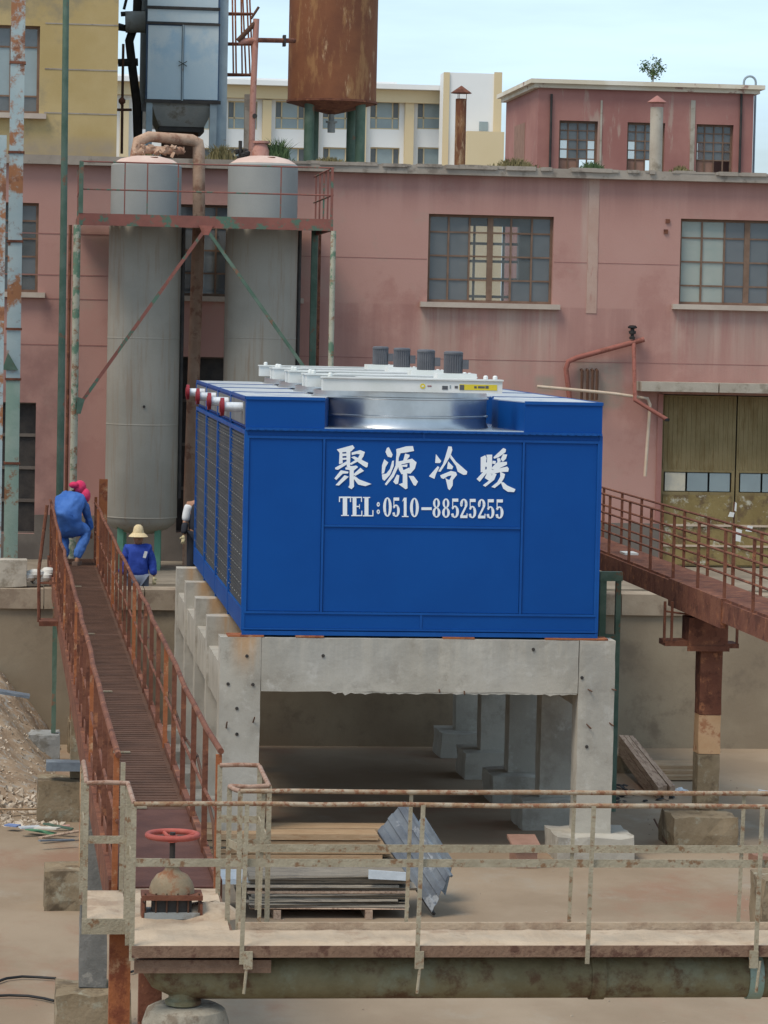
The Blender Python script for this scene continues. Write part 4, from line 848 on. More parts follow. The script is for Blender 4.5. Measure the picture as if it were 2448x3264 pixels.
# ================================================================ BLUE COOLING UNITS
def char_polys(): 
    A = lambda pts: [(1040 + x / 5.027, 1400 + y / 5.027) for x, y in pts]
    B = lambda pts: [(1360 + x / 5.027, 1400 + y / 5.027) for x, y in pts]
    c1 = [[(170,165),(425,95),(455,140),(400,195),(210,215)],[(215,205),(258,205),(265,385),(205,400)],[(322,195),(388,195),(382,445),(330,445)],[(250,232),(330,228),(330,268),(250,272)],[(250,300),(330,296),(330,328),(250,332)],
          [(140,460),(325,355),(345,395),(190,490),(150,485)],[(405,215),(545,175),(620,205),(595,280),(548,335),(498,325),(540,242),(490,235),(410,255)],[(400,290),(450,272),(670,380),(662,440),(640,455),(590,425)],[(540,290),(580,318),(400,412),(378,402),(385,385)],
          [(375,430),(440,430),(445,760),(405,802),(355,770),(375,735)],[(305,455),(480,422),(512,445),(440,505),(310,485)],[(235,498),(358,520),(350,548),(265,552),(160,655),(132,628)],[(295,578),(362,600),(205,742),(150,735)],[(550,458),(605,508),(462,588),(438,560)],[(450,585),(530,645),(725,718),(625,752),(512,727),(438,632)]]
    c2 = [[(975,138),(1005,130),(1065,248),(1045,295),(985,280),(950,205)],[(932,320),(995,375),(952,445),(928,545),(890,555),(895,420)],[(892,565),(962,552),(1022,478),(1058,350),(1085,342),(1082,430),(1022,572),(932,668),(902,640)],
          [(1122,160),(1280,115),(1390,110),(1408,188),(1290,212),(1185,225),(1130,245)],[(1128,205),(1195,215),(1162,300),(1152,452),(1082,602),(962,742),(940,720),(1052,560),(1112,420)],[(1265,230),(1335,250),(1335,278),(1275,350),(1235,340)],
          [(1150,358),(1380,312),(1402,362),(1210,402),(1148,412)],[(1380,314),(1448,372),(1420,472),(1350,552),(1305,548),(1342,450),(1336,380)],[(1160,478),(1235,498),(1330,455),(1346,542),(1205,562)],[(1140,400),(1202,395),(1238,498),(1168,492)],[(1210,415),(1302,402),(1296,446),(1216,440)],
          [(1228,552),(1297,552),(1302,788),(1270,802),(1160,722),(1226,702)],[(1132,568),(1172,580),(1152,712),(1112,722),(1075,682)],[(1320,588),(1400,590),(1470,680),(1432,748),(1400,735)]]
    c3 = [[(150,240),(235,350),(215,382),(138,380)],[(180,430),(205,452),(152,552),(125,637),(38,595)],[(350,115),(402,118),(412,172),(382,270),(302,402),(222,522),(185,515),(262,400),(302,280)],[(388,250),(472,360),(652,518),(642,565),(592,572),(500,522),(472,432),(378,302)],[(345,355),(427,440),(410,482),(328,475)],
          [(218,580),(390,508),(472,528),(487,572),(422,652),(368,652),(402,580),(340,592),(270,637),(233,620)],[(298,622),(352,652),(422,642),(417,742),(370,817),(343,795),(310,652)]]
    c4 = [[(868,292),(940,258),(962,300),(932,522),(868,532)],[(958,250),(1052,248),(1042,622),(1002,667),(932,622),(960,560),(970,300)],[(928,372),(972,372),(972,442),(928,442)],[(950,478),(988,510),(852,682),(802,640)],[(1072,290),(1230,142),(1272,160),(1267,207),(1152,292),(1080,312)],[(1225,240),(1292,245),(1272,312),(1222,362),(1188,322)],
          [(1058,345),(1112,350),(1102,402),(1052,392)],[(1048,452),(1132,370),(1287,362),(1287,407),(1132,482),(1050,485)],[(1128,310),(1172,300),(1192,352),(1140,382)],[(1018,542),(1040,495),(1292,438),(1317,470),(1307,522),(1190,525),(1060,558)],[(1058,540),(1122,560),(1082,652),(942,762),(903,740),(1030,640)],[(1178,518),(1257,560),(1242,622),(1192,702),(1092,782),(1038,765),(1132,690),(1182,600)],[(1188,688),(1232,690),(1292,742),(1424,802),(1402,847),(1300,842),(1228,792)]]
    return [[A(p) for p in c1], [A(p) for p in c2], [B(p) for p in c3], [B(p) for p in c4]]
def arc(cx, cy, ro, ri, a0, a1, n=22):
    o = []; 
    for i in range(n):
        a = R(a0 + (a1 - a0) * i / n); b = R(a0 + (a1 - a0) * (i + 1) / n)
        o.append([(cx + ro[0] * math.cos(a), cy + ro[1] * math.sin(a)), (cx + ro[0] * math.cos(b), cy + ro[1] * math.sin(b)), (cx + ri[0] * math.cos(b), cy + ri[1] * math.sin(b)), (cx + ri[0] * math.cos(a), cy + ri[1] * math.sin(a))])
    return o
rc = lambda a, b, c, d: [[(a, c), (b, c), (b, d), (a, d)]]
GL = {'0': arc(.5, .5, (.5, .5), (.17, .43), 0, 360, 30),
      '8': arc(.5, .745, (.43, .255), (.15, .19), 0, 360) + arc(.5, .265, (.49, .265), (.17, .2), 0, 360),
      '1': rc(.32, .7, .04, 1.0) + [[(.08, .8), (.32, .86), (.32, 1.0)]] + rc(.05, .97, 0, .055),
      '5': rc(.16, .9, .84, 1.0) + rc(.13, .24, .44, 1.0) + arc(.46, .32, (.52, .32), (.17, .25), 145, -160) + arc(.17, .14, (.15, .1), (.0, .0), 0, 360, 12),
      '2': arc(.5, .73, (.46, .27), (.13, .2), 185, -35) + [[(.92, .62), (.62, .6), (.08, .14), (.08, .04)], [(.92, .62), (.08, .04), (.3, .1)]] + rc(.05, .95, 0, .14) + rc(.85, .97, .1, .24) + arc(.2, .68, (.15, .09), (0, 0), 0, 360, 12),
      'T': rc(.32, .68, .05, .98) + rc(.0, 1.0, .92, 1.0) + rc(0, .09, .72, .94) + rc(.91, 1, .72, .94) + rc(.18, .82, 0, .05),
      'E': rc(.12, .46, .04, .96) + rc(0, .95, .94, 1) + rc(0, .98, 0, .06) + rc(.42, .74, .47, .53) + rc(.86, .95, .74, .96) + rc(.89, .98, .04, .28) + rc(.7, .76, .38, .62),
      'L': rc(.15, .52, .04, .96) + rc(0, .68, .95, 1) + rc(0, .98, 0, .06) + rc(.88, .98, .04, .32), ':': arc(.5, .63, (.36, .12), (.12, .04), 0, 360) + arc(.5, .25, (.36, .12), (.12, .04), 0, 360), '-': rc(0, 1, .38, .52)}
tel = [('T', 105, 205), ('E', 207, 300), ('L', 303, 392), (':', 412, 448), ('0', 470, 541), ('5', 548, 609), ('1', 622, 682), ('0', 692, 765), ('-', 787, 872), ('8', 878, 944), ('8', 957, 1022), ('5', 1033, 1098), ('2', 1104, 1170), ('5', 1178, 1241), ('2', 1251, 1318), ('5', 1326, 1391), ('5', 1400, 1466)]

ub = lambda u, v: pY(u, v, UY)
zmid = ub(1224, 1374).z; ztop = ub(800, 1268).z
gx1, gx2 = ub(1030, 1600).x, ub(1666, 1600).x
def unit(k):
    y0 = UY + k * MD; y1 = y0 + MD - .03
    names = ['blue cooling unit at the front of the row with white lettering and telephone number', 'second blue cooling unit from the front of the row', 'third blue cooling unit from the front of the row', 'blue cooling unit at the back of the row next to the grey tanks']
    t = thing('cooling_unit', ((UX0 + UX1) / 2, y0, UZ), names[k], 'cooling unit', 'blue cooling units on the concrete platform')
    dy = Vector((0, y0 - UY, 0))
    B = M['blue']; T_ = M['blue_edge']
    # front / back casing
    mb = MB(); mb.box(UX0 + .03, UX1 - .03, y0 + .03, y1 - .03, UZ + .02, zmid - .005); part('casing', mb, B, t)
    z1_, z2_, z3_, zf_ = ub(1224, 1398).z, ub(1224, 1678).z, ub(1224, 1956).z, ub(1224, 2008).z
    P = [(UX0 + .05, gx1 - .02, z3_ + .02, z1_ - .02), (gx1 + .02, gx2 - .02, z2_ + .015, z1_ - .02), (gx1 + .02, gx2 - .02, z3_ + .02, z2_ - .015), (gx2 + .02, UX1 - .05, z3_ + .02, z1_ - .02)]
    pans = []
    for (a, b, c, d) in P:
        mb = MB(); nseg = 6
        for i in range(nseg):
            for j in range(nseg):
                def q(i, j): return (a + (b - a) * i / nseg, y0 + .016 - .006 * math.sin(math.pi * i / nseg) * math.sin(math.pi * j / nseg), c + (d - c) * j / nseg)
                mb.add([q(i, j), q(i + 1, j), q(i + 1, j + 1), q(i, j + 1)], [(0, 1, 2, 3)])
        mb.box(a, b, y0 + .0165, y0 + .029, c, d); pans.append(part('panel', mb, B, t, True))
    bars = [(UX0, UX1, zmid - .016, zmid + .016, -.03), (UX0 + .02, UX1 - .02, z1_ - .02, z1_ + .012, -.0), (gx1 + .02, gx2 - .02, z2_ - .013, z2_ + .013, 0), (UX0 + .02, UX1 - .02, z3_ - .014, z3_ + .014, -.004), (UX0 - .004, UX1 + .004, UZ, UZ + .05, -.02), (UX0, UX1, zf_ - .01, zf_ + .01, -.008)]
    for (a, b, c, d, o) in bars: mb = MB(); mb.box(a, b, y0 + o, y0 + .03, c, d); part('trim', mb, T_, t)
    mb = MB(); mb.box(UX0 + .03, UX1 - .03, y0 + .008, y0 + .03, zf_ + .012, z3_ - .016); part('skirt_panel', mb, B, t)
    mb = MB(); mb.box(UX0 + .03, UX1 - .03, y0 + .01, y0 + .03, z1_ + .014, zmid - .018); part('head_panel', mb, B, t)
    for x, c, d in ((gx1, z3_ + .015, z1_ - .021), (gx2, z3_ + .015, z1_ - .021), (UX0 + .035, z3_ + .015, z1_ - .021), (UX1 - .035, z3_ + .015, z1_ - .021), (ub(1352, 1385).x, z1_ + .013, zmid - .017), (ub(1342, 1980).x, zf_ + .011, z3_ - .015)):
        mb = MB(); mb.box(x - .014, x + .014, y0 - .001, y0 + .03, c, d); part('trim', mb, T_, t)
    # bolts along the mid flange
    mb = MB(); random.seed(k)
    for i in range(46): x = UX0 + .05 + i * (UX1 - UX0 - .1) / 45; mb.box(x - .009, x + .009, y0 - .045, y0 - .0305, zmid - .008, zmid + .01)
    part('bolt', mb, M['blue_edge'], t, kind='stuff')
    # louvred sides
    for sx, X in ((-1, UX0), (1, UX1)):
        mb = MB(); nl = 46
        for i in range(nl):
            z = z3_ + .06 + (zmid - .12 - z3_ - .06) * i / (nl - 1)
            xo = X if sx < 0 else X
            mb.add([(X + sx * .0, y0 + .12, z + .02), (X + sx * .0, y1 - .1, z + .02), (X - sx * .02, y1 - .1, z - .028), (X - sx * .02, y0 + .12, z - .028)], [(0, 1, 2, 3)])
        part('louver', mb, M['louver'], t)
        mb = MB(); mb.box(X - sx * .029, X - sx * .0285 - sx * .001, y0 + .1, y1 - .08, z3_ + .02, zmid - .06); part('louver_back', mb, M['louver'], t)
        for (ya, yb) in ((y0 + .001, y0 + .1), (y1 - .08, y1)):
            mb = MB(); mb.box(X - sx * .03, X + sx * .012, ya, yb, UZ + .051, zmid - .017); part('corner_post', mb, T_, t)
        mb = MB(); mb.box(X - sx * .03, X + sx * .008, y0 + .1, y1 - .08, UZ + .051, z3_ + .03); part('side_rail', mb, T_, t); mb = MB(); mb.box(X - sx * .03, X + sx * .012, y0 + .1, y1 - .08, zmid - .07, zmid - .017); part('side_rail', mb, T_, t)
    # dotted film clips on the left louvre
    mb = MB()
    for i in range(12):
        for j in range(7):
            z = z3_ + .15 + i * (zmid - z3_ - .35) / 11; y = y0 + .2 + j * (MD - .45) / 6; mb.box(UX0 - .006, UX0 - .001, y, y + .14, z, z + .006)
    part('clip', mb, M['greyhop'], t, kind='stuff')
    # upper side plenums, chamfered towards the fan
    ym = (y0 + y1) / 2; c = .6
    for sgn, xa, xb in ((-1, UX0, gx1), (1, UX1, gx2)):
        inn = xb - sgn * .17
        poly = [(xa, y0), (xb, y0), (inn, y0 + 1.1), (inn, y1 - 1.1), (xb, y1), (xa, y1)]
        if sgn > 0: poly = poly[::-1]
        mb = MB(); mb.prism(poly, zmid + .017, ztop, 'Z'); pl_ = part('plenum', mb, B, t)
        sh = [(xa + (p[0] - xa) * .985 - sgn * 0, ym + (p[1] - ym) * .99) for p in poly]; mb = MB(); mb.prism(sh, ztop + .001, ztop + .012, 'Z'); part('cover_film', mb, M['film'], pl_)
        mb = MB(); mb.box(min(xa, xb) - .0, max(xa, xb), y0 - .015, y0 + .02, ztop - .02, ztop + .02); part('top_trim', mb, T_, pl_)
        X = xa; mb = MB(); mb.box(X + sgn * .0, X + sgn * .015, y0 + .02, y1, ztop - .02, ztop + .02); part('top_trim', mb, T_, pl_)
        if sgn < 0:
            mb = MB(); mb.box(X - .012, X + .001, y0 + .12, y1 - .14, zmid + .05, ztop - .05); part('side_panel', mb, M['louver'], pl_)
            mb = MB(); mb.box(X - .02, X + .001, y1 - .14, y1, zmid + .02, ztop - .021); part('side_post', mb, T_, pl_)
    mb = MB(); mb.box(gx1, gx2, y0 + .02, y1 - .02, zmid - .004, zmid + .03); part('top_plate', mb, M['galv'], t)
    # fan ring
    xc = (ub(1034, 1300).x + ub(1594, 1300).x) / 2; rf = 1.12; yc = y0 + 1.36
    fz0 = zmid + .03; fz1 = ub(1300, 1252).z; hh = fz1 - fz0
    prof = [(rf + .03, fz0), (rf, fz0 + .06), (rf, fz0 + .28 * hh), (rf + .025, fz0 + .3 * hh), (rf + .025, fz0 + .33 * hh), (rf, fz0 + .35 * hh), (rf, fz0 + .78 * hh), (rf + .025, fz0 + .8 * hh), (rf + .025, fz0 + .84 * hh), (rf, fz0 + .86 * hh), (rf, fz1), (rf - .02, fz1), (rf - .02, fz0)]
    mb = MB(); n_ = 64; cz = (xc, yc, 0)
    vs = []; fs = []
    for (r_, z) in prof:
        for j in range(n_): a = 2 * math.pi * j / n_; vs.append((xc + r_ * math.cos(a), yc + r_ * math.sin(a), z))
    for i in range(len(prof) - 1):
        for j in range(n_): fs.append((i * n_ + j, i * n_ + (j + 1) % n_, (i + 1) * n_ + (j + 1) % n_, (i + 1) * n_ + j))
    mb.add(vs, fs); part('fan_ring', mb, M['galv'], t, True)
    mb = MB()
    for j in range(6):
        a = R(60 * j + 10 * k); d = Vector((math.cos(a), math.sin(a), 0)); n2 = Vector((-d.y, d.x, 0)); c_ = Vector((xc, yc, fz0 + .2))
        mb.slab([c_ + d * .15 - n2 * .06, c_ + d * 1.03 - n2 * .1, c_ + d * 1.03 + n2 * .1 + Vector((0, 0, .07)), c_ + d * .15 + n2 * .06 + Vector((0, 0, .08))], (0, 0, .012))
    mb.lathe([(.16, fz0 + .14), (.16, fz0 + .3), (.05, fz0 + .34)], (xc, yc, 0), 14); part('fan_blades', mb, M['galv'], t)
    # white drive beams, motor plate, motor
    bx0, bx1 = ub(1032, 1230).x, ub(1606, 1230).x; bz0, bz1 = ub(1320, 1251).z + .002, ub(1320, 1206).z
    for yy in (y0 + .12, y1 - .32):
        mb = MB(); mb.box(bx0, bx1, yy, yy + .2, bz0, bz1 - .02).box(bx0 - .012, bx1 + .012, yy - .02, yy + .22, bz1 - .019, bz1); bm_ = part('drive_beam', mb, M['whitepaint'], t)
        for x in (bx0 + .1, bx1 - .2, bx1 - .08):
            m2 = MB(); m2.lathe([(.03, bz1 + .001), (.03, bz1 + .035), (.015, bz1 + .05)], (x, yy + .1, 0), 8); part('lifting_eye', m2, M['whitepaint'], bm_, True)
    mb = MB(); mb.box(xc - .5, xc + .95, y0 + .5, y1 - .55, bz1 - .08, bz1 - .02); part('drive_plate', mb, M['whitepaint'], t)
    mb = MB(); mb.box(bx0 + .2, bx0 + .35, y0 + .34, y1 - .34, bz1 - .1, bz1 - .03).box(bx1 - .35, bx1 - .2, y0 + .34, y1 - .34, bz1 - .1, bz1 - .03); part('tie_bar', mb, M['whitepaint'], t)
    mq = pY(1444, 1190, UY + 1.0); mx_ = mq.x; my = y0 + 1.0
    mz = mq.z
    mb = MB(); mb.box(mx_ - .22, mx_ + .28, my - .2, my + .25, bz1 - .02, mz); part('motor_plate', mb, M['whitepaint'], t)
    mb = MB(); rr = .122; nz2 = 48; vs = []; hm = pY(1444, 1120, UY + 1.0).z - mz
    for z in (mz + .002, mz + hm * .86):
        for j in range(nz2): a = 2 * math.pi * j / nz2; q_ = rr * (1 if j % 2 else .9); vs.append((mx_ + q_ * math.cos(a), my + q_ * math.sin(a), z))
    mb.add(vs, [(j, (j + 1) % nz2, nz2 + (j + 1) % nz2, nz2 + j) for j in range(nz2)] + [tuple(range(nz2, 2 * nz2)), tuple(range(nz2))[::-1]]); mo = part('motor', mb, M['motor'], t)
    mb = MB(); mb.lathe([(rr * 1.03, mz + hm * .861), (rr * 1.03, mz + hm * .95), (rr * .85, mz + hm), (0.01, mz + hm * 1.01)], (mx_, my, 0), 24); part('fan_cowl', mb, M['motor'], mo, True)
    mb = MB(); mb.box(mx_ + rr * .9, mx_ + rr + .07, my - .07, my + .07, mz + hm * .2, mz + hm * .62); part('terminal_box', mb, M['motor'], mo)
    # pipe stub with red flange on the left
    py = y0 + .45; pz = pX(740, 1300, UX0).z if False else ub(745, 1300).z
    mb = MB(); mb.tube((UX0 - .24, py, pz), (UX0 - .012, py, pz), .06, 16); ps = part('pipe_stub', mb, M['chrome'], t, True)
    mb = MB(); mb.tube((UX0 - .29, py, pz), (UX0 - .245, py, pz), .115, 20); mb.tube((UX0 - .3, py, pz), (UX0 - .291, py, pz), .07, 16); part('flange', mb, M['redflange'], ps, True)
    if k == 0:
        for ci, polys in enumerate(char_polys()):
            mb = MB()
            for i, poly in enumerate(polys):
                pts = [ub(*p) for p in poly]; yo = y0 + .0075 - i * .00035
                mb.prism([(p.x, p.z) for p in pts], yo - .0002, y0 + .012)
            part('painted_character', mb, M['letter'], pans[1])
        for i, (ch, a, b) in enumerate(tel):
            mb = MB(); X0 = 1040 + a / 2.592; X1 = 1040 + b / 2.592; yt = 1390 + (500 + (a - 105) * .018) / 2.592; yb_ = 1390 + (660 + (a - 105) * .0175) / 2.592
            for j, poly in enumerate(GL[ch]):
                pts = [ub(X0 + p[0] * (X1 - X0), yb_ + (yt - yb_) * p[1]) for p in poly]
                yo = y0 + .0075 - (j % 9) * .00032; mb.add([(p.x, yo, p.z) for p in pts], [tuple(range(len(pts)))])
            part('painted_digit', mb, M['letter'], pans[1])
        bf = [c for c in bpy.data.objects if c.parent == t and c.name.startswith('drive_beam')][0]
        def sticker(u0, v0, u1, v1, m, o=0.): r_ = rectY(u0, v0, u1, v1, y0 + .1); mb = MB(); mb.box(r_[0], r_[1], y0 + .115 - o, y0 + .1195, r_[2], r_[3]); part('sticker', mb, M[m], bf)
        sticker(1465, 1226, 1585, 1244, 'ylabel'); sticker(1466, 1227, 1480, 1243, 'motor', .002); sticker(1410, 1230, 1428, 1242, 'motor'); sticker(1450, 1230, 1460, 1238, 'motor')
        sticker(1512, 1231, 1520, 1238, 'motor', .002); sticker(1524, 1231, 1546, 1238, 'motor', .002); sticker(1548, 1230, 1558, 1239, 'motor', .002); sticker(1363, 1229, 1376, 1232, 'redflange'); sticker(1434, 1228, 1438, 1238, 'bluedark')
        q = pY(1348, 1231, y0 + .1); mb = MB(); mb.prism([(q.x + .033 * math.cos(a), q.z + .033 * math.sin(a)) for a in [2 * math.pi * i / 18 for i in range(18)]], y0 + .115, y0 + .1195); part('sticker', mb, M['ylabel'], bf)
        mb = MB(); mb.prism([(q.x + .015 * math.cos(a), q.z + .012 * math.sin(a)) for a in [2 * math.pi * i / 12 for i in range(12)]], y0 + .112, y0 + .1149); part('sticker', mb, M['whitepaint'], bf)
    return t
for k in range(4): unit(k)
# ================================================================ LEFT WALKWAY
ZW = 2.4
def lw(y): s = (y - 23.8) / 33.; return (.76 - .19 * s, 1.5 - .16 * s)      # left and right edge
t = thing('left_walkway', (1.1, 23.8, ZW - .2), 'long rusty grated walkway with railings running back along the left side', 'walkway')
Y0, Y1 = 23.75, 57.2
joints = [Y0, 24.9, 27.6, 31.2, 36.4, 43.2, 51.0, Y1]
for i in range(len(joints) - 1):
    a, b = joints[i], joints[i + 1]; l0, r0 = lw(a); l1, r1 = lw(b); zz = ZW
    mb = MB(); mb.hexa([(l0, a + .006, zz - .03), (r0, a + .006, zz - .03), (r1, b - .006, zz - .03), (l1, b - .006, zz - .03), (l0, a + .006, zz), (r0, a + .006, zz), (r1, b - .006, zz), (l1, b - .006, zz)])
    pnl = part('deck_panel', mb, M['rustdark'] if i > 1 else M['maroon'], t)
    rb = MB(); nb = int((b - a) / .16)
    for k in range(1, nb):
        y = a + (b - a) * k / nb; l, r = lw(y); rb.box(l + .04, r - .04, y - .018, y + .018, zz + .001, zz + .005)
    if i > 1: part('tread_bar', rb, M['rustdark'], pnl, kind='stuff')
    l, r = lw(a); mb = MB(); mb.box(l + .1, l + .1 + .3, a - .02, a + .02, zz + .006, zz + .02)
    if 0 < i: part('joint_strip', mb, M['railcream'], pnl)  # pale cream stands for the shine of the cross joint
for side in (0, 1):
    mb = MB(); sg = -1 if side == 0 else 1
    p0 = lw(Y0)[side]; p1 = lw(Y1)[side]
    mb.beam((p0 + sg * .03, Y0, ZW - .06 - (.05 if side == 0 else 0)), (p1 + sg * .03, Y1, ZW - .06 - (.05 if side == 0 else 0)), .05, .22 + (.1 if side == 0 else 0)); part('stringer', mb, M['rust'], t)
    ZT = 3.42
    random.seed(side)
    pts = [Vector((lw(y)[side] + sg * .01 + random.gauss(0, .008), y, ZT + random.gauss(0, .012))) for y in [Y0 - .1 + (Y1 - Y0 + .1) * i / 22 for i in range(23)]]
    mb = MB(); mb.path(pts, .024, 8); part('top_rail', mb, M['rust'], t, True)
    pts2 = [p - Vector((0, 0, .5)) for p in pts]; mb = MB(); mb.path(pts2, .014, 6); part('mid_rail', mb, M['rust'], t, True)
    if side == 0:   # toe board on the far side of the left railing
        mb = MB(); mb.beam((p0 - .012, Y0, ZW + .07), (p1 - .012, Y1, ZW + .07), .012, .14); part('toe_board', mb, M['rust'], t)
    y = Y0; i = 0
    while y < Y1 + .1:
        x = lw(min(y, Y1))[side] + sg * .012; mb = MB(); mb.box(x - .022, x + .022, min(y, Y1) - .022, min(y, Y1) + .022, ZW - .15, ZT - .02); part('rail_post', mb, M['rust'] if i % 5 else M['rustorange'], t); y += 1.58 if side else 1.3; i += 1
# loose hose hanging on the right railing
mb = MB(); mb.path([(lw(y)[1] + .05, y, z) for y, z in ((40, 3.2), (36, 3.0), (32, 2.95), (29, 2.86), (27, 2.95), (25.6, 2.8), (24.8, 2.72), (24.5, 2.45))], .014, 6)
solo('hanging_cable', mb, M['rustdark'], 'dark cable sagging along the right railing of the left walkway', 'cable', smooth=True)
# side bracket frame on the left of the walkway
t = thing('side_bracket', (.5, 47, 2.0), 'square rusty bracket hanging off the left side of the left walkway', 'bracket')
a, b, c, d = pY(124, 1815, 46), pY(124, 1983, 46), pY(188, 1983, 46), pY(140, 1610, 46)
mb = MB(); mb.path([pY(150, 1610, 46), a, b], .025, 6); part('hanger', mb, M['rust'], t)
mb = MB(); mb.beam(b, c, .5, .07); part('foot_plate', mb, M['rust'], t)
mb = MB(); mb.beam(pY(124, 1858, 46), pY(180, 1858, 46), .03, .03); part('cross_bar', mb, M['rust'], t)
# supports under the left walkway
def support(yb, u0, u1, vtop, vbot, m, label, colm, cx=None, cw=.26, ztop=ZW - .18):
    a = pZ(u0, vbot, zf(yb)); y0 = a.y; b = pY(u1, vbot, y0); ht = pY(u0, vtop, y0).z
    t = thing('walkway_support', ((a.x + b.x) / 2, y0 + .3, zf(y0)), label, 'support', 'supports of the left walkway')
    mb = rough_box(a.x, b.x, y0, y0 + .7, zf(y0) - .05, ht, amp=.012, seed=int(u0)); part('footing', mb, M[m], t)
    if colm:
        x = cx if cx is not None else (a.x + b.x) / 2 + .1; mb = rough_box(x - cw / 2, x + cw / 2, y0 + .22, y0 + .22 + cw, ht, ztop, amp=.004, seed=3); part('column', mb, M[colm], t)
    return t
support(28, 172, 420, 3165, 3325, 'oldconc', 'brown footing with dark grey concrete column at the bottom left corner', 'darkconc', cx=pZ(300, 3140, .6).x, cw=.26)
support(35, 138, 400, 2775, 2905, 'oldconc', 'square brown footing beside the near end of the left walkway', 'peach', cx=.88, cw=.3)
support(42, 116, 330, 2488, 2618, 'oldconc', 'brown footing topped by a blue grey timber under the left walkway', 'oldconc', cx=.9, cw=.34)
t_ = support(48, 88, 192, 2342, 2436, 'greyconc', 'pale grey footing holding the slim green post by the rubble', 'greenpaint', cx=pY(176, 2200, 47.8).x, cw=.075, ztop=2.3)
support(50, 215, 300, 2300, 2400, 'oldconc', 'orange rusted column rising beneath the middle of the left walkway', 'rustorange', cx=1.0, cw=.3)
q = pZ(205, 2470, .5); mb = MB(); mb.box(q.x - .25, q.x + .22, 42.6, 42.9, .62, .74)
solo('timber_offcut', mb, M['sheetdark'], 'blue grey timber offcut lying on the brown footing', 'timber')

# ================================================================ RIGHT WALKWAY
ZQ = 3.4; RX0, RX1 = 8.6, 9.17
t = thing('right_walkway', (8.9, 40, ZQ - .3), 'rusty walkway with thin railings emerging behind the blue unit on the right', 'walkway')
for i in range(6):
    a = 34.5 + i * 3.4; mb = MB(); mb.box(RX0, RX1, a + .005, a + 3.395, ZQ - .03, ZQ); part('deck_panel', mb, M['rust'], t)
for x in (RX0, RX1): mb = MB(); mb.box(x - .04, x + .04, 34.5, 54.9, ZQ - .29, ZQ - .031); part('stringer', mb, M['rust'], t)
mb = MB(); mb.box(RX0 - .06, RX0 + .02, 38.2, 41.4, ZQ - .36, ZQ + .002); part('splice_beam', mb, M['rust'], t)
for x, zt_ in ((RX0, 4.24), (RX1, 4.18)):
    for dz in (0, -.27, -.54):
        mb = MB(); mb.tube((x, 34.5, zt_ + dz), (x, 54.9, zt_ + dz), .016, 6); part('rail', mb, M['rust'], t, True)
    for i in range(13): y = 35.2 + i * 1.55 + (.5 if x == RX1 else 0); mb = MB(); mb.box(x - .018, x + .018, y - .018, y + .018, ZQ - .03, zt_); part('rail_post', mb, M['rust'], t)
random.seed(2)
for k in range(5):
    mb = MB(); y = 50.5 + random.random() * 1.5; mb.path([(RX0 + .1 + .05 * k, y, ZQ + .02), (RX0 + .2 + .04 * k, y + .5, ZQ + .06 + .01 * k), (RX0 + .35, y + 1.1, ZQ + .02)], .02, 5)
    solo('scrap_rod', mb, M['rustdark'], ['straight', 'bent', 'short', 'thin', 'curled'][k] + ' rusty rod lying on the right walkway by the blue unit', 'rod', 'rods on the right walkway')
mb = MB(); q = pZ(2005, 1762, ZQ + .02); mb.box(q.x - .1, q.x + .1, q.y - .2, q.y + .2, ZQ + .001, ZQ + .03); solo('white_board', mb, M['whitepaint'], 'small white board lying on the right walkway deck', 'board')
# its steel column
cy = 40.9; cxq = pY(2255, 2300, cy).x
t = thing('steel_column', (cxq, cy, 0), 'rusty banded column on a brown block carrying the right walkway', 'column')
fb = pZ(2160, 2706, 0); e = pY(2356, 2706, fb.y); zt_ = pY(2200, 2605, fb.y).z
mb = rough_box(fb.x - .06, e.x, fb.y, fb.y + 1.0, -.06, zt_, amp=.014, seed=5); part('footing', mb, M['oldconc'], t)
w = .15
for (va, vb, m) in ((2058, 2275, 'rustorange'), (2275, 2400, 'peach'), (2400, 2620, 'oldconc')):
    za, zb_ = pY(2255, va, cy).z, max(pY(2255, vb, cy).z, zt_); mb = rough_box(cxq - w, cxq + w, cy - w, cy + w, zb_ + .001, za, amp=.003, seed=va); part('column_section', mb, M['rust' if m == 'rustorange' else m], t)
h = rectY(2195, 1970, 2320, 2060, cy - .2); mb = MB(); mb.box(h[0], h[1], cy - .22, cy + .22, h[2], h[3]); part('head_box', mb, M['rust'], t)
mb = MB()
for u in (2215, 2262): p = pY(u, 1960, cy); mb.box(p.x - .04, p.x + .04, cy - .06, cy + .06, h[3], ZQ - .29)
part('bearing', mb, M['rust'], t)
zf1 = pY(2120, 2045, cy).z; xa = pY(2110, 2040, cy).x; xb = pY(2345, 2040, cy).x
mb = MB(); mb.box(xa, h[0], cy - .2, cy + .2, zf1 - .04, zf1 + .03).box(h[1], xb, cy - .2, cy + .2, zf1 - .06, zf1).box(h[0] - .02, h[1] + .02, cy - .24, cy - .225, zf1 - .1, zf1 - .03); part('foot_plate', mb, M['rust'], t)
for u in (2112, 2135, 2343):
    p = pY(u, 1900, cy); mb = MB(); mb.box(p.x - .016, p.x + .016, cy - .19, cy - .16, zf1, ZQ - .25); part('hanger', mb, M['rust'], t)
mb = MB(); za = pY(2150, 1945, cy).z; mb.tube((xa, cy - .175, za), (h[0] + .1, cy - .175, za - .05), .014, 6); part('hand_bar', mb, M['rust'], t)
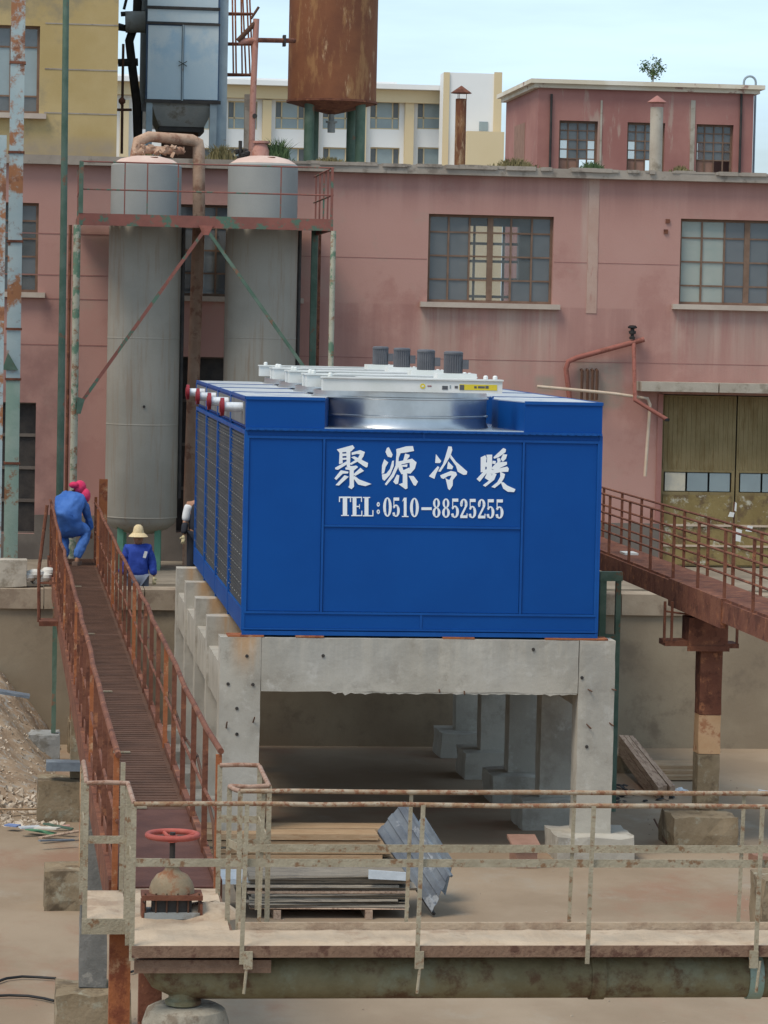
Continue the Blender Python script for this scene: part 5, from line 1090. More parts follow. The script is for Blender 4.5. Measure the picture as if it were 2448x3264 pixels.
# green post frame beside the platform
t = thing('green_trestle', (pY(1958, 2300, 44).x, 44, zf(44)), 'slim green steel trestle standing right behind the concrete platform', 'trestle')
xa, xb = pY(1921, 1900, 44).x, pY(1970, 1900, 44).x
mb = MB(); mb.box(xa - .045, xa + .045, 43.95, 44.05, pY(1940, 2030, 44).z, pY(1945, 1840, 44).z); part('post', mb, M['greenpaint'], t)
mb = MB(); mb.box(xb - .035, xb + .035, 43.95, 44.05, zf(44), pY(1945, 1840, 44).z); part('post', mb, M['greenpaint'], t)
mb = MB(); z = pY(1945, 1840, 44).z; mb.box(xa - .05, xb + .05, 43.94, 44.06, z - .05, z + .08); part('head_beam', mb, M['greenpaint'], t)
mb = MB(); z = pY(1945, 2030, 44).z; mb.box(xa - .05, xb + .03, 43.945, 44.055, z - .04, z + .04); part('tie_beam', mb, M['greenpaint'], t)

# ================================================================ NEAR GANTRY WITH PIPE AND VALVE
GY0, GY1 = 21.45, 22.05
t = thing('pipe_gantry', (3, GY0, 0), 'near walkway deck covered with pale silt across the bottom of the picture', 'walkway')
def slabpoly(poly, z0, z1): mb = MB(); mb.prism(poly, z0, z1, 'Z'); return mb
mb = slabpoly([(.8, GY0), (7.2, GY0), (7.2, GY1), (1.52, GY1), (1.52, 23.7), (.78, 23.7), (.78, 23.62), (.5, 23.62), (.5, 22.42), (.8, 22.42)], ZW - .05, ZW - .004); part('deck', mb, M['brick_edge'], t)
# silt lying on the deck, uneven
mb = MB(); random.seed(12)
nx, ny = 110, 8
def siltz(x, y): return ZW + .012 + .006 * math.sin(x * 9) * math.sin(y * 13) + .004 * math.sin(x * 31 + y * 5)
def grid(x0, x1, y0, y1, nx, ny):
    for i in range(nx):
        for j in range(ny):
            def q(i, j): x = x0 + (x1 - x0) * i / nx; y = y0 + (y1 - y0) * j / ny; return (x, y, siltz(x, y) if 0 < j < ny else ZW - .001)
            mb.add([q(i, j), q(i + 1, j), q(i + 1, j + 1), q(i, j + 1)], [(0, 1, 2, 3)])
grid(.81, 7.2, GY0 + .015, GY1 - .02, 110, 8); grid(.81, 1.5, GY1 - .02, 23.68, 14, 20); grid(.52, .8, 22.44, 23.6, 6, 10)
o = part('silt', mb, M['sand'], t, True)
mb = MB(); mb.box(.8, 7.2, GY0 - .015, GY0 - .001, ZW - .075, ZW + .004); part('edge_angle', mb, M['brick_edge'], t)
mb = MB(); mb.box(1.56, 7.2, GY1 + .001, GY1 + .02, ZW - .06, ZW + .05); part('back_angle', mb, M['sand'], t)
mb = MB(); mb.box(.82, 1.75, GY0 + .03, GY0 + .1, ZW - .19, ZW - .101); part('under_beam', mb, M['brick_edge'], t)
mb = MB(); mb.box(.48, .8, 22.4, 22.42, ZW - .1, ZW + .01); part('edge_angle', mb, M['railcream'], t)
ZG = 3.37
FP = [(.5, 23.55), (.5, 22.42), (.79, 22.42), (.8, GY0 + .01), (7.2, GY0 + .01)]
BP = [(1.5, 23.4), (1.79, 23.35), (1.78, 22.3), (1.5, 22.3), (1.56, GY1 + .02), (7.2, GY1 + .02)]
def railrun(P, zt, names):
    random.seed(int(P[0][1] * 10))
    for i in range(len(P) - 1):
        a, b = Vector((*P[i], zt)), Vector((*P[i + 1], zt)); L_ = (b - a).length; long_ = L_ > 2
        m = 'railrust' if long_ else 'dustrail'
        mb = MB(); n_ = max(2, int(L_ / .4)); mb.path([a.lerp(b, k / n_) + Vector((0, 0, random.gauss(0, .003))) for k in range(n_ + 1)], .017, 10); part('top_rail', mb, M[m], t, True)
        mb = MB(); mb.beam(a - Vector((0, 0, .4)), b - Vector((0, 0, .4)), .008, .055); part('mid_bar', mb, M['railcream'], t)
railrun(FP, ZG, 0); railrun(BP, ZG, 0)
def gpost(x, y, lean=0., w=.03, zb=ZW - .1): 
    mb = MB(); mb.beam((x + lean, y, zb), (x, y, ZG), w, .012, up=(0, 1, 0)); part('rail_post', mb, M['railcream'], t)
for u in (785, 1345, 1888, 2425): gpost(pY(u, 2700, GY0).x, GY0 - .02, lean=-.02, zb=ZW - .12)
for u in (838, 1308, 1828, 2368): gpost(pY(u, 2700, GY1 + .03).x, GY1 + .035, lean=-.02, w=.026)
for (x, y) in ((.5, 23.55), (.5, 22.42), (.79, 22.42), (.8, GY0 + .01), (.79, 22.0), (1.5, 23.4), (1.79, 23.35), (1.78, 22.3), (1.5, 22.3), (1.56, GY1 + .02), (.79, 23.5)): gpost(x, y, w=.035)
for u in (778, 1330, 2410):   # hanger rods below the edge
    x = pY(u, 3060, GY0).x; mb = MB(); mb.tube((x, GY0 - .03, ZW - .32), (x + .02, GY0 - .03, ZW - .1), .011, 6); part('hanger_rod', mb, M['railcream'], t)
for k, u in enumerate((790, 1335, 2400)): x = pY(u, 3045, GY0).x; mb = MB(); mb.box(x - .03, x + .03, GY0 - .04, GY0 - .016, ZW - .15, ZW - .03); part('clip_plate', mb, M['railcream'], t)
for (u, y, m, wd) in ((380, 22.6, 'rustorange', .15), (478, 22.1, 'rust', .16)):
    x = pY(u, 3150, y).x; mb = MB(); mb.box(x - wd / 2, x + wd / 2, y - wd / 2, y + wd / 2, 0, ZW - .051); part('post', mb, M[m], t)
mb = MB(); mb.box(6.3, 6.46, 21.6, 21.76, 0, ZW - .051); part('post', mb, M['rust'], t)
# big green pipe under the deck
pc = pY(1200, 3112, 21.7); pr = .155
t = thing('green_main_pipe', (3, 21.7, pc.z - pr), 'thick mossy green water pipe slung under the near deck', 'pipe')
x0 = pY(560, 3112, 21.7).x
pts = [(7.2, 21.72, pc.z), (5, 21.72, pc.z), (3, 21.72, pc.z), (x0 + .12, 21.72, pc.z), (x0 - .0, 21.72, pc.z + .012), (x0 - .1, 21.72, pc.z + .045), (x0 - .17, 21.74, pc.z + .1)]
mb = MB(); mb.path(pts, [pr, pr, pr, pr, pr * .97, pr * .86, pr * .6], 28); part('barrel', mb, M['pipegreen'], t, True)
for u in (1900, 2400):
    x = pY(u, 3112, 21.7).x; mb = MB(); mb.tube((x - .05, 21.72, pc.z), (x + .05, 21.72, pc.z), pr + .012, 28); part('band', mb, M['pipegreen'] if u < 2000 else M['greenrust'], t, True)
mb = MB(); xq = pY(585, 3150, 21.7).x; mb.lathe([(.1, pc.z - .3), (.1, pc.z - .235), (.13, pc.z - .235), (.13, pc.z - .21), (.085, pc.z - .21), (.085, pc.z - .19), (.125, pc.z - .19), (.125, pc.z - .165), (.1, pc.z - .15), (.11, pc.z)], (xq, 21.72, 0), 18); part('drop_leg', mb, M['pipegreen'], t, True)
z0 = pY(575, 3215, 21.6).z
mb = MB(); mb.lathe([(.32, 0), (.3, z0 - .12), (.27, z0 - .03), (.22, z0 - .003), (0.01, z0 - .002)], (xq + .02, 21.75, 0), 18)
solo('pipe_pedestal', mb, M['pedestal'], 'round grey concrete pedestal under the drop leg of the green pipe', 'pedestal', smooth=True)
# gate valve with red handwheel
vx, vy = pY(548, 2800, 22.5).x, 22.5
t = thing('gate_valve', (vx, vy, ZW), 'dusty yellow gate valve with red handwheel on the near deck', 'valve')
mb = MB(); zb = pY(548, 2845, vy).z; zd = pY(548, 2768, vy).z
rd = .162; mb.lathe([(rd, zb), (rd * .99, zb + .03), (rd * .9, zb + .08), (rd * .68, zb + .13), (rd * .4, zd - .02), (.05, zd), (.045, zd + .03), (.07, zd + .032), (.07, zd + .05)], (vx, vy, 0), 28, sy=.7); part('bonnet', mb, M['valve'], t, True)
mb = MB(); mb.box(vx - .215, vx + .215, vy - .13, vy + .13, zb - .035, zb - .001); part('flange', mb, M['rust'], t)
mb = MB(); mb.box(vx - .2, vx + .2, vy - .12, vy + .12, ZW + .01, ZW + .055); part('flange', mb, M['greyhop'], t)
mb = MB(); mb.box(vx - .14, vx + .14, vy - .09, vy + .09, ZW + .056, zb - .036); part('body', mb, M['darksteel'], t)
mb = MB()
for i in range(6): x = vx - .19 + .38 * i / 5; mb.tube((x, vy - .105, ZW + .03), (x, vy - .105, zb + .012), .007, 6)
part('bolt', mb, M['rustdark'], t, kind='stuff')
for k, s in enumerate((-1, 1)): mb = MB(); mb.box(vx + s * .205 - .01, vx + s * .205 + .01, vy - .12, vy + .12, ZW + .0, zb - .06); part('side_bracket', mb, M['rust'], t)
zw = pY(548, 2662, vy).z; mb = MB(); mb.tube((vx, vy, zd + .05), (vx, vy, zw + .02), .02, 10); part('stem', mb, M['darksteel'], t, True)
mb = MB(); rw = .178
mb.path([(vx + rw * math.cos(a), vy + rw * math.sin(a), zw) for a in [2 * math.pi * i / 40 for i in range(40)]], .021, 10, closed=True); hw = part('hand_wheel', mb, M['wheelred'], t, True)
mb = MB()
for a in (20, 110, 200, 290): mb.path([(vx, vy, zw - .03), (vx + .1 * math.cos(R(a)), vy + .1 * math.sin(R(a)), zw - .02), (vx + rw * math.cos(R(a)), vy + rw * math.sin(R(a)), zw)], .014, 8)
mb.lathe([(.035, zw - .05), (.035, zw)], (vx, vy, 0), 10); part('spoke', mb, M['wheelred'], hw, True)
# silt mound and timber end by the valve
mb = MB(); mb.lathe([(.26, ZW + .003), (.22, ZW + .05), (.12, ZW + .09), (0.0, ZW + .1)], (1.36, 22.55, 0), 14, sy=.8); random.seed(6)
mb.v = [v + Vector((random.gauss(0, .01), random.gauss(0, .01), random.gauss(0, .006) if v.z > ZW + .02 else 0)) for v in mb.v]; solo('silt_heap', mb, M['sand'], 'small reddish silt heap right of the gate valve', 'heap', smooth=True)
# ================================================================ TIMBER, SHEETS, BOXES IN THE BASIN
def zfl(y): return zf(y)
# weathered boards stacked behind the railing
a = pZ(800, 2928, 0); b = pY(1290, 2925, a.y); ya = a.y
t = thing('board_stack', ((a.x + b.x) / 2, ya + .4, 0), 'stack of weathered grey shuttering boards behind the near railing', 'timber')
random.seed(31); z = .1; k = 0
while z < .48:
    th = random.uniform(.018, .034); dx = random.gauss(0, .05); s = random.gauss(0, .006)
    mb = MB(); mb.hexa([(a.x - .05 + dx, ya + random.uniform(-.03, .05), z), (b.x + dx, ya + random.uniform(-.03, .05), z + s), (b.x + dx, ya + 1.0, z + s), (a.x - .05 + dx, ya + 1.0, z), (a.x - .05 + dx, ya + random.uniform(-.02, .02), z + th), (b.x + dx, ya + .0, z + th + s), (b.x + dx, ya + 1.0, z + th + s), (a.x - .05 + dx, ya + 1.0, z + th)])
    part('board', mb, M['woodgrey'] if k % 6 else M['woodbrown'], t); z += th + random.uniform(.002, .009); k += 1
for x in (a.x + .25, b.x - .45): mb = MB(); mb.box(x, x + .08, ya - .06, ya + 1.0, 0.002, .098); part('bearer', mb, M['woodbrown'], t)
mb = MB(); mb.box(a.x - .5, a.x + .25, ya + .15, ya + .8, .36, .42); solo('plastic_sheet', mb, M['foil'], 'pale folded plastic sheet at the left end of the board stack', 'plastic')
mb = MB(); q = pY(1230, 2800, ya - .02); mb.hexa([(q.x - .2, ya - .06, .46), (q.x + .22, ya - .06, .44), (q.x + .22, ya - .03, .44), (q.x - .2, ya - .03, .46), (q.x - .2, ya - .06, .56), (q.x + .22, ya - .06, .53), (q.x + .22, ya - .03, .53), (q.x - .2, ya - .03, .56)])
solo('metal_offcut', mb, M['foil'], 'shiny pale metal offcut at the right end of the board stack', 'scrap')
# yellow planks behind
a2 = pZ(640, 2745, 0); b2 = pY(1235, 2745, a2.y); yp = a2.y
t = thing('plank_pile', ((a2.x + b2.x) / 2, yp + .4, 0), 'pile of fresh yellow planks lying in front of the concrete platform', 'timber')
random.seed(41)
for lay in range(4):
    z = .01 + lay * .085
    for row in range(4):
        dx = random.gauss(0, .12); y = yp + row * .26 + random.uniform(0, .03)
        mb = MB(); mb.box(a2.x + dx - .1, b2.x + dx + .0, y, y + .22, z, z + random.uniform(.05, .075)); part('plank', mb, M['wood'], t)
# leaning corrugated sheet
Ys = 35.9
P4 = [pY(1284, 2556, 36.35), pY(1204, 2652, 36.3), pY(1378, 2912, 35.35), pY(1432, 2790, 35.4)]
t = thing('corrugated_sheet', (P4[2].x, P4[2].y, 0), 'blue grey corrugated sheet leaning against the right end of the board stack', 'sheet')
mb = MB(); nrm = (P4[3] - P4[2]).cross(P4[1] - P4[2]).normalized()
if nrm.y > 0: nrm = -nrm
vs = []; fs = []; ss = [0, .03, .2, .23, .4, .43, .6, .63, .8, .83, 1]; nu = len(ss) - 1
for i, s in enumerate(ss):
    lo_ = P4[2].lerp(P4[3], s); hi_ = P4[1].lerp(P4[0], s); o = nrm * (.02 if ((i + 1) // 2) % 2 else -.0)
    vs += [lo_ + o, hi_ + o, lo_ + o - nrm * .004, hi_ + o - nrm * .004]
for i in range(nu): fs += [(i * 4, i * 4 + 4, i * 4 + 5, i * 4 + 1), (i * 4 + 2, i * 4 + 3, i * 4 + 7, i * 4 + 6)]
mb.add(vs, fs); part('sheet', mb, M['sheet'], t)
mb = MB(); mb.beam(P4[1] - nrm * .03, P4[2] - nrm * .03, .03, .05, up=nrm); part('edge_batten', mb, M['darksteel'], t)
mb = MB(); mb.beam(P4[0] - nrm * .04, P4[3] - nrm * .04, .03, .04, up=nrm); part('edge_batten', mb, M['sheetdark'], t)
P5 = [p + Vector((.1, .25, -.02)) for p in (pY(1330, 2600, 36.4), pY(1270, 2700, 36.4), pY(1400, 2860, 36), pY(1425, 2750, 36))]
mb = MB(); mb.slab(P5, -nrm * .012); solo('grey_sheet', mb, M['sheetdark'], 'darker grey sheet tucked behind the corrugated sheet', 'sheet')
# red brown box on the floor
q = pZ(1645, 2768, 0); e = pY(1712, 2768, q.y); mb = MB(); mb.box(q.x, e.x, q.y, q.y + .55, 0.004, .27); t = thing('red_crate', ((q.x + e.x) / 2, q.y, 0), 'reddish brown crate beside the front right footing', 'crate'); part('body', mb, M['redbox'], t)
mb = MB(); mb.hexa([(q.x - .06, q.y - .05, .275), (e.x + .03, q.y - .05, .275), (e.x + .06, q.y + .6, .285), (q.x - .03, q.y + .6, .285), (q.x - .06, q.y - .05, .295), (e.x + .03, q.y - .05, .295), (e.x + .06, q.y + .6, .33), (q.x - .03, q.y + .6, .33)]); part('lid', mb, M['redbox'], t)
# long brown timbers leaning on the right
n0, n1 = pY(2097, 2510, 45.3), pY(2152, 2505, 45.3); f0, f1 = pY(1972, 2342, 48.6), pY(2020, 2345, 48.6)
t = thing('timber_bundle', (n0.x, 45.3, zf(45.3)), 'bundle of long brown timbers sloping down beside the concrete platform', 'timber')
for i in range(3):
    for j in range(3):
        s0 = i / 3 + .02; s1 = (i + 1) / 3 - .02; dz = -j * .105
        A0, A1, B0, B1 = n0.lerp(n1, s0), n0.lerp(n1, s1), f0.lerp(f1, s0), f0.lerp(f1, s1); d = Vector((0, 0, dz)); h = Vector((0, 0, -.095)); dd = Vector((0, .12 * ((i + j) % 2), 0))
        mb = MB(); mb.hexa([A0 + d + h + dd, A1 + d + h + dd, B1 + d + h, B0 + d + h, A0 + d + dd, A1 + d + dd, B1 + d, B0 + d]); part('timber', mb, M['woodbrown'], t)
zs = n0.z - .31 - zf(45.3); mb = MB(); mb.box(n0.x - .12, n1.x + .1, 45.25, 45.6, zf(45.3) - .02, n0.z - .31); part('chock', mb, M['woodbrown'], t)
mb = MB(); mb.box(f0.x - .1, f1.x + .12, 48.45, 48.75, zf(48.5) - .05, f0.z - .31); part('chock', mb, M['oldconc'], t)
q = pZ(2105, 2490, -.18)
for k in range(3):
    mb = MB(); a3 = pY(2090, 2440 + k * 16, 47.8 - k * .15); b3 = pY(2215, 2440 + k * 16, 47.8 - k * .15); mb.box(a3.x, b3.x + .1, 47.8 - k * .15, 48.4, a3.z - .07, a3.z); 
    solo('floor_plank', mb, M['wood'], ['topmost', 'middle', 'lowest'][k] + ' short plank of the pile behind the rusty banded column', 'plank', 'planks behind the rusty column')
mb = MB(); a3 = pY(2090, 2490, 47.6); mb.box(a3.x, a3.x + .7, 47.6, 48.3, zf(48), a3.z - .05); solo('plank_bearer', mb, M['woodbrown'], 'brown block under the short plank pile behind the rusty column', 'timber')
def mound(name, u, v, n, sx, sy, m, label, cat, seed, size=(.03, .09), zoff=0, kind=None):
    random.seed(seed); y0 = pZ(u, v, zoff).y; q = pZ(u, v, zf(y0) + zoff); mb = MB()
    for k in range(n):
        c = q + Vector((random.gauss(0, sx), random.gauss(0, sy), random.uniform(0, .03))); s = random.uniform(*size)
        a = random.uniform(0, 3.14); d = Vector((math.cos(a), math.sin(a), random.gauss(0, .15))) * s; e_ = Vector((-math.sin(a), math.cos(a), random.gauss(0, .2))) * s * random.uniform(.2, .8); h = Vector((0, 0, s * random.uniform(.15, .5)))
        mb.hexa([c - d - e_, c + d - e_, c + d + e_, c - d + e_, c - d * .7 - e_ * .7 + h, c + d * .7 - e_ * .6 + h, c + d * .8 + e_ * .7 + h, c - d * .6 + e_ * .7 + h])
    return solo(name, mb, M[m], label, cat, kind=kind)
mound('timber_scraps', 2000, 2530, 40, .25, .6, 'darksteel', 'dark scraps scattered under the leaning timber bundle', 'debris', 3, kind='stuff')
mound('foil_scrap', 2175, 2525, 14, .12, .2, 'foil', 'pale crumpled plastic lying beside the rusty banded column', 'plastic', 4, kind='stuff')
mound('white_scrap', 2440, 2530, 4, .05, .1, 'foil', 'white scrap on the basin floor at the right edge', 'plastic', 5, kind='stuff')
# floor litter
random.seed(17)
mb = MB()
for k in range(320):
    y = random.uniform(29, 49); x = random.uniform(.2, 11); s = random.uniform(.004, .018); z = zf(y); a = random.uniform(0, 3.14)
    d = Vector((math.cos(a), math.sin(a), 0)) * s; e_ = Vector((-math.sin(a), math.cos(a), 0)) * s * .6; c = Vector((x, y, z + .001)); h = Vector((0, 0, s * .6))
    mb.hexa([c - d - e_, c + d - e_, c + d + e_, c - d + e_, c - d * .6 - e_ * .6 + h, c + d * .6 - e_ * .6 + h, c + d * .6 + e_ * .6 + h, c - d * .6 + e_ * .6 + h])
o = solo('floor_litter', mb, M['crumb'], 'small stones and crumbs scattered on the basin floor', 'litter', kind='stuff')
mb = MB(); a3, b3 = pZ(2085, 2640, 0), pZ(2125, 2690, 0); mb.path([a3 + Vector((0, 0, .12)), b3 + Vector((0, 0, .01))], .014, 6); solo('steel_rod', mb, M['rustdark'], 'dark bent rod leaning on the brown block of the rusty column', 'rod')
# brown block cut by the right edge
q = pZ(2428, 2980, 0); mb = rough_box(q.x, q.x + .8, q.y, q.y + .7, -.02, pY(2430, 2805, q.y).z, amp=.012, seed=77); solo('edge_block', mb, M['oldconc'], 'brown concrete block cut by the right edge behind the near railing', 'block')
q = pZ(2412, 2760, 0); mb = rough_box(q.x, q.x + .7, q.y, q.y + .5, -.02, pY(2412, 2728, q.y).z, amp=.01, seed=78); solo('red_block', mb, M['redbox'], 'low red block at the right edge above the brown block', 'block')

# ================================================================ RUBBLE BANK ON THE LEFT
random.seed(19)
def bank(x, y):
    toe = 42.6 + max(0, x + .3) * 2.0
    h = max(0., (y - toe) / (WY - toe)) if y > toe else 0
    side = max(0., min(1., (0.62 + .0 * y - x) / .9))
    h1 = 1.25 * h ** 1.15 * side ** .7
    return zf(y) - .02 + h1 + (.05 * math.sin(x * 7 + y * 3) * h + .03 * math.sin(x * 17 - y * 9) * h)
mb = MB(); xs_ = [-5, -3, -2, -1.4] + [-1 + i * .09 for i in range(20)]; ys_ = [41 + i * .16 for i in range(69)]
for y in ys_:
    for x in xs_: mb.v.append(Vector((x, min(y, WY - .001), bank(x, y))))
n = len(xs_)
for j in range(len(ys_) - 1):
    for i in range(n - 1): mb.f.append((j * n + i, j * n + i + 1, (j + 1) * n + i + 1, (j + 1) * n + i))
o = struct('rubble_bank', mb, M['rubble'], True)
mb = MB()
for k in range(900):
    y = 42.2 + 9.5 * random.random() ** 1.7; x = random.uniform(-.7, .66); z = bank(x, y); s = random.uniform(.012, .045) * (1.5 if y < 45 else .8)
    v = [Vector((random.gauss(0, 1), random.gauss(0, 1), random.gauss(0, 1))).normalized() for _ in range(3)]
    c = Vector((x, y, z + s * .3)); a, b, d = v[0] * s, v[1] * s * .8, v[2] * s * .7
    mb.add([c + a, c - a, c + b, c - b, c + d, c - d], [(0, 2, 4), (2, 1, 4), (1, 3, 4), (3, 0, 4), (2, 0, 5), (1, 2, 5), (3, 1, 5), (0, 3, 5)])
solo('gravel', mb, M['stone'], 'grey broken stones spread over the rubble bank at the left', 'gravel', kind='stuff')
q = pY(45, 2210, 45.5); mb = MB(); mb.beam(q + Vector((-.35, 0, .05)), q + Vector((.22, 0, -.04)), .3, .04); solo('grey_board', mb, M['sheetdark'], 'blue grey board half buried in the rubble bank', 'board')
mb = MB(); q = pY(78, 1920, 51.9); mb.lathe([(.02, -.01), (.07, 0), (.06, .02), (0, .03)], (0, 0, 0), 10); mb.v = [Vector((q.x + p.x, 52 - .01 - p.z, q.z + p.y)) for p in mb.v]; solo('wall_outlet', mb, M['darksteel'], 'small dark outlet hole in the basin wall at the far left', 'outlet')
# litter strip at the toe of the bank
specs = [('green_scrap', 130, 2650, .5, .08, 'thin green scrap in the litter at the foot of the rubble bank'), ('pink_scrap', 195, 2635, .3, .06, 'pink scrap strip in the litter at the foot of the rubble bank'), ('blue_scrap', 40, 2635, .22, .1, 'blue rag at the left end of the litter strip'),
         ('wood', 60, 2580, .8, .05, 'pale lath lying on the stones above the litter strip'), ('woodbrown', 190, 2675, .7, .06, 'brown lath at the bottom of the litter strip'), ('sheetdark', 180, 2700, .6, .04, 'dark thin bar lowest in the litter strip'), ('foil', 95, 2655, .35, .1, 'pale plastic strip in the litter by the rubble bank'), ('greenpaint', 185, 2655, .5, .07, 'dark green slat in the litter strip'), ('sack', 150, 2665, .4, .09, 'whitish paper scrap in the litter strip')]
for k, (m, u, v, l, w_, lab) in enumerate(specs):
    l *= .75; w_ *= .7
    random.seed(100 + k); q = pZ(u, v, 0); a = random.uniform(-.35, .35); z = max(bank(q.x, q.y) + .05, zf(q.y)) + .02 + .012 * k; d = Vector((math.cos(a), math.sin(a) * 2, random.gauss(0, .06))) * l / 2
    mb = MB(); c = Vector((q.x, q.y, z)); mb.beam(c - d, c + d, w_ * 2, .018); solo('litter_scrap', mb, M[m], lab, 'scrap', 'litter at the foot of the rubble bank')
# concrete block and white sacks on the wall top at the far left
r_ = rectY(-60, 1783, 86, 1890, WY + .2); mb = rough_box(r_[0], r_[1], WY + .12, WY + .6, 2.29, r_[3], amp=.01, seed=4); solo('pale_block', mb, M['pale_conc'], 'pale concrete block on the basin wall at the far left', 'block')
for k, (u, v, rx) in enumerate(((88, 1838, .13), (112, 1828, .15), (140, 1838, .14), (125, 1850, .16), (152, 1822, .12))):
    q = pY(u, v, WY + .3 + .05 * k); mb = MB(); mb.lathe([(0, -1), (.75, -.85), (1, -.2), (.9, .45), (.5, .9), (0, 1)], (0, 0, 0), 12); random.seed(k)
    zc = max(q.z, 2.31 + .075); mb.v = [Vector((q.x + p.x * rx * (1 + random.gauss(0, .08)), q.y + p.y * rx, zc + p.z * .075)) for p in mb.v]
    solo('white_sack', mb, M['sack'], ['leftmost crumpled white sack beside the pale block', 'white sack heaped second from the pale block', 'white sack in the middle of the sack heap', 'lowest wide sack of the heap beside the walkway', 'sack nearest the left walkway railing'][k], 'sack', 'sacks on the basin wall', smooth=True)
# black cables at the bottom left
for k, pts in enumerate(([(-40, 3150), (20, 3128), (70, 3122), (120, 3124), (178, 3128)], [(-40, 3185), (30, 3182), (90, 3184), (140, 3192), (172, 3200)])):
    mb = MB(); mb.path([pZ(u, v, 0) + Vector((0, 0, .03)) for u, v in pts], .014, 6); solo('black_cable', mb, M['black'], ['upper', 'lower'][k] + ' black cable running over the floor at the bottom left', 'cable', 'cables at the bottom left', smooth=True)
mb = MB(); mb.path([pZ(416, 3108, 0) + Vector((0, 0, .03)), pZ(445, 3098, 0) + Vector((0, 0, .03))], .012, 6); solo('cable_end', mb, M['black'], 'short black cable seen between the two near rusty posts', 'cable')
# rusty stub pipe beside the tank
q = pY(330, 1600, 57.6); mb = MB(); mb.box(q.x - .08, q.x + .07, 57.6, 57.75, ZO, pY(330, 1528, 57.6).z); mb.box(q.x - .16, q.x - .111, 57.65, 57.75, q.z - .05, q.z + .08); solo('rusty_stub', mb, M['rustorange'], 'short orange rusted box post left of the near grey tank', 'post')
# person-like clutter at the gate: white rags on a post
q = pY(2335, 1750, 58.5); t = thing('rag_post', (q.x, 58.5, ZO), 'thin dark post hung with white rags before the gate', 'post')
mb = MB(); mb.tube((q.x, 58.5, ZO), (q.x + .01, 58.5, pY(2335, 1600, 58.5).z), .02, 8); part('post', mb, M['rustdark'], t)
random.seed(5); mb = MB()
for (u, v, w_, h_) in ((2331, 1640, .06, .05), (2350, 1705, .09, .13), (2388, 1685, .07, .06), (2345, 1615, .02, .09)):
    p = pY(u, v, 58.47); mb.slab([p + Vector((-w_, 0, -h_ * .8)), p + Vector((w_ * .7, 0, -h_)), p + Vector((w_, 0, h_ * .7)), p + Vector((-w_ * .4, 0, h_))], (0, .01, 0))
part('rag', mb, M['hatch'], t)

# ================================================================ PEOPLE
FOLD = bpy.data.textures.new('cloth_folds', 'CLOUDS'); FOLD.noise_scale = .11; FOLD.noise_depth = 2
def skin(name, pts, edges, rad, m, parent, sub=2, root=0, fold=0.):
    off = WORLD[parent.name]; me = bpy.data.meshes.new(name); me.from_pydata([tuple(Vector(p) - off) for p in pts], edges, [])
    o = bpy.data.objects.new(name, me); col.objects.link(o); o.parent = parent; WORLD[o.name] = off; me.materials.append(m)
    o.modifiers.new('skin', 'SKIN').use_smooth_shade = True
    if not me.skin_vertices: me.attributes.new('dummy', 'FLOAT', 'POINT')
    sv = me.skin_vertices[0].data if me.skin_vertices else None
    if sv:
        for i, r_ in enumerate(rad): sv[i].radius = (r_, r_) if not isinstance(r_, tuple) else r_; sv[i].use_root = (i == root)
    s = o.modifiers.new('sub', 'SUBSURF'); s.levels = sub; s.render_levels = sub
    if fold:
        d = o.modifiers.new('folds', 'DISPLACE'); d.texture = FOLD; d.strength = fold; d.mid_level = .5; d.texture_coords = 'GLOBAL'
    return o
def ball(name, c, r3, m, parent, n=16, rot=None):
    mb = MB(); prof = [(math.sin(math.pi * i / 10), -math.cos(math.pi * i / 10)) for i in range(11)]; prof[0] = (0, -1); prof[-1] = (0, 1); mb.lathe(prof, (0, 0, 0), n)
    mb.v = [((rot @ Vector((p.x * r3[0], p.y * r3[1], p.z * r3[2]))) if rot else Vector((p.x * r3[0], p.y * r3[1], p.z * r3[2]))) + Vector(c) for p in mb.v]
    return part(name, mb, m, parent, True)
def chain(J, names):   # dict of joints -> pts, edges for a path list
    return
def hand(parent, wrist, d, side, m, curl=.4, nrm=Vector((0, -1, 0))):
    d = Vector(d).normalized(); s = d.cross(nrm).normalized() * side; pts = [Vector(wrist), Vector(wrist) + d * .05, Vector(wrist) + d * .09]; ed = [(0, 1), (1, 2)]; rad = [(.024, .02), (.04, .02), (.038, .017)]
    for k, (o, l) in enumerate(((-.03, .07), (-.01, .08), (.011, .075), (.03, .06))):
        b = len(pts); base = pts[2] + s * o; pts += [base + d * l * .45 + nrm * .005, base + d * l * .85 - nrm * curl * .03]; ed += [(2, b), (b, b + 1)]; rad += [.0095, .008]
    b = len(pts); pts += [pts[0] + d * .045 - s * .045, pts[0] + d * .075 - s * .055]; ed += [(1, b), (b, b + 1)]; rad += [.011, .009]
    return skin('hand', pts, ed, rad, m, parent, 1)
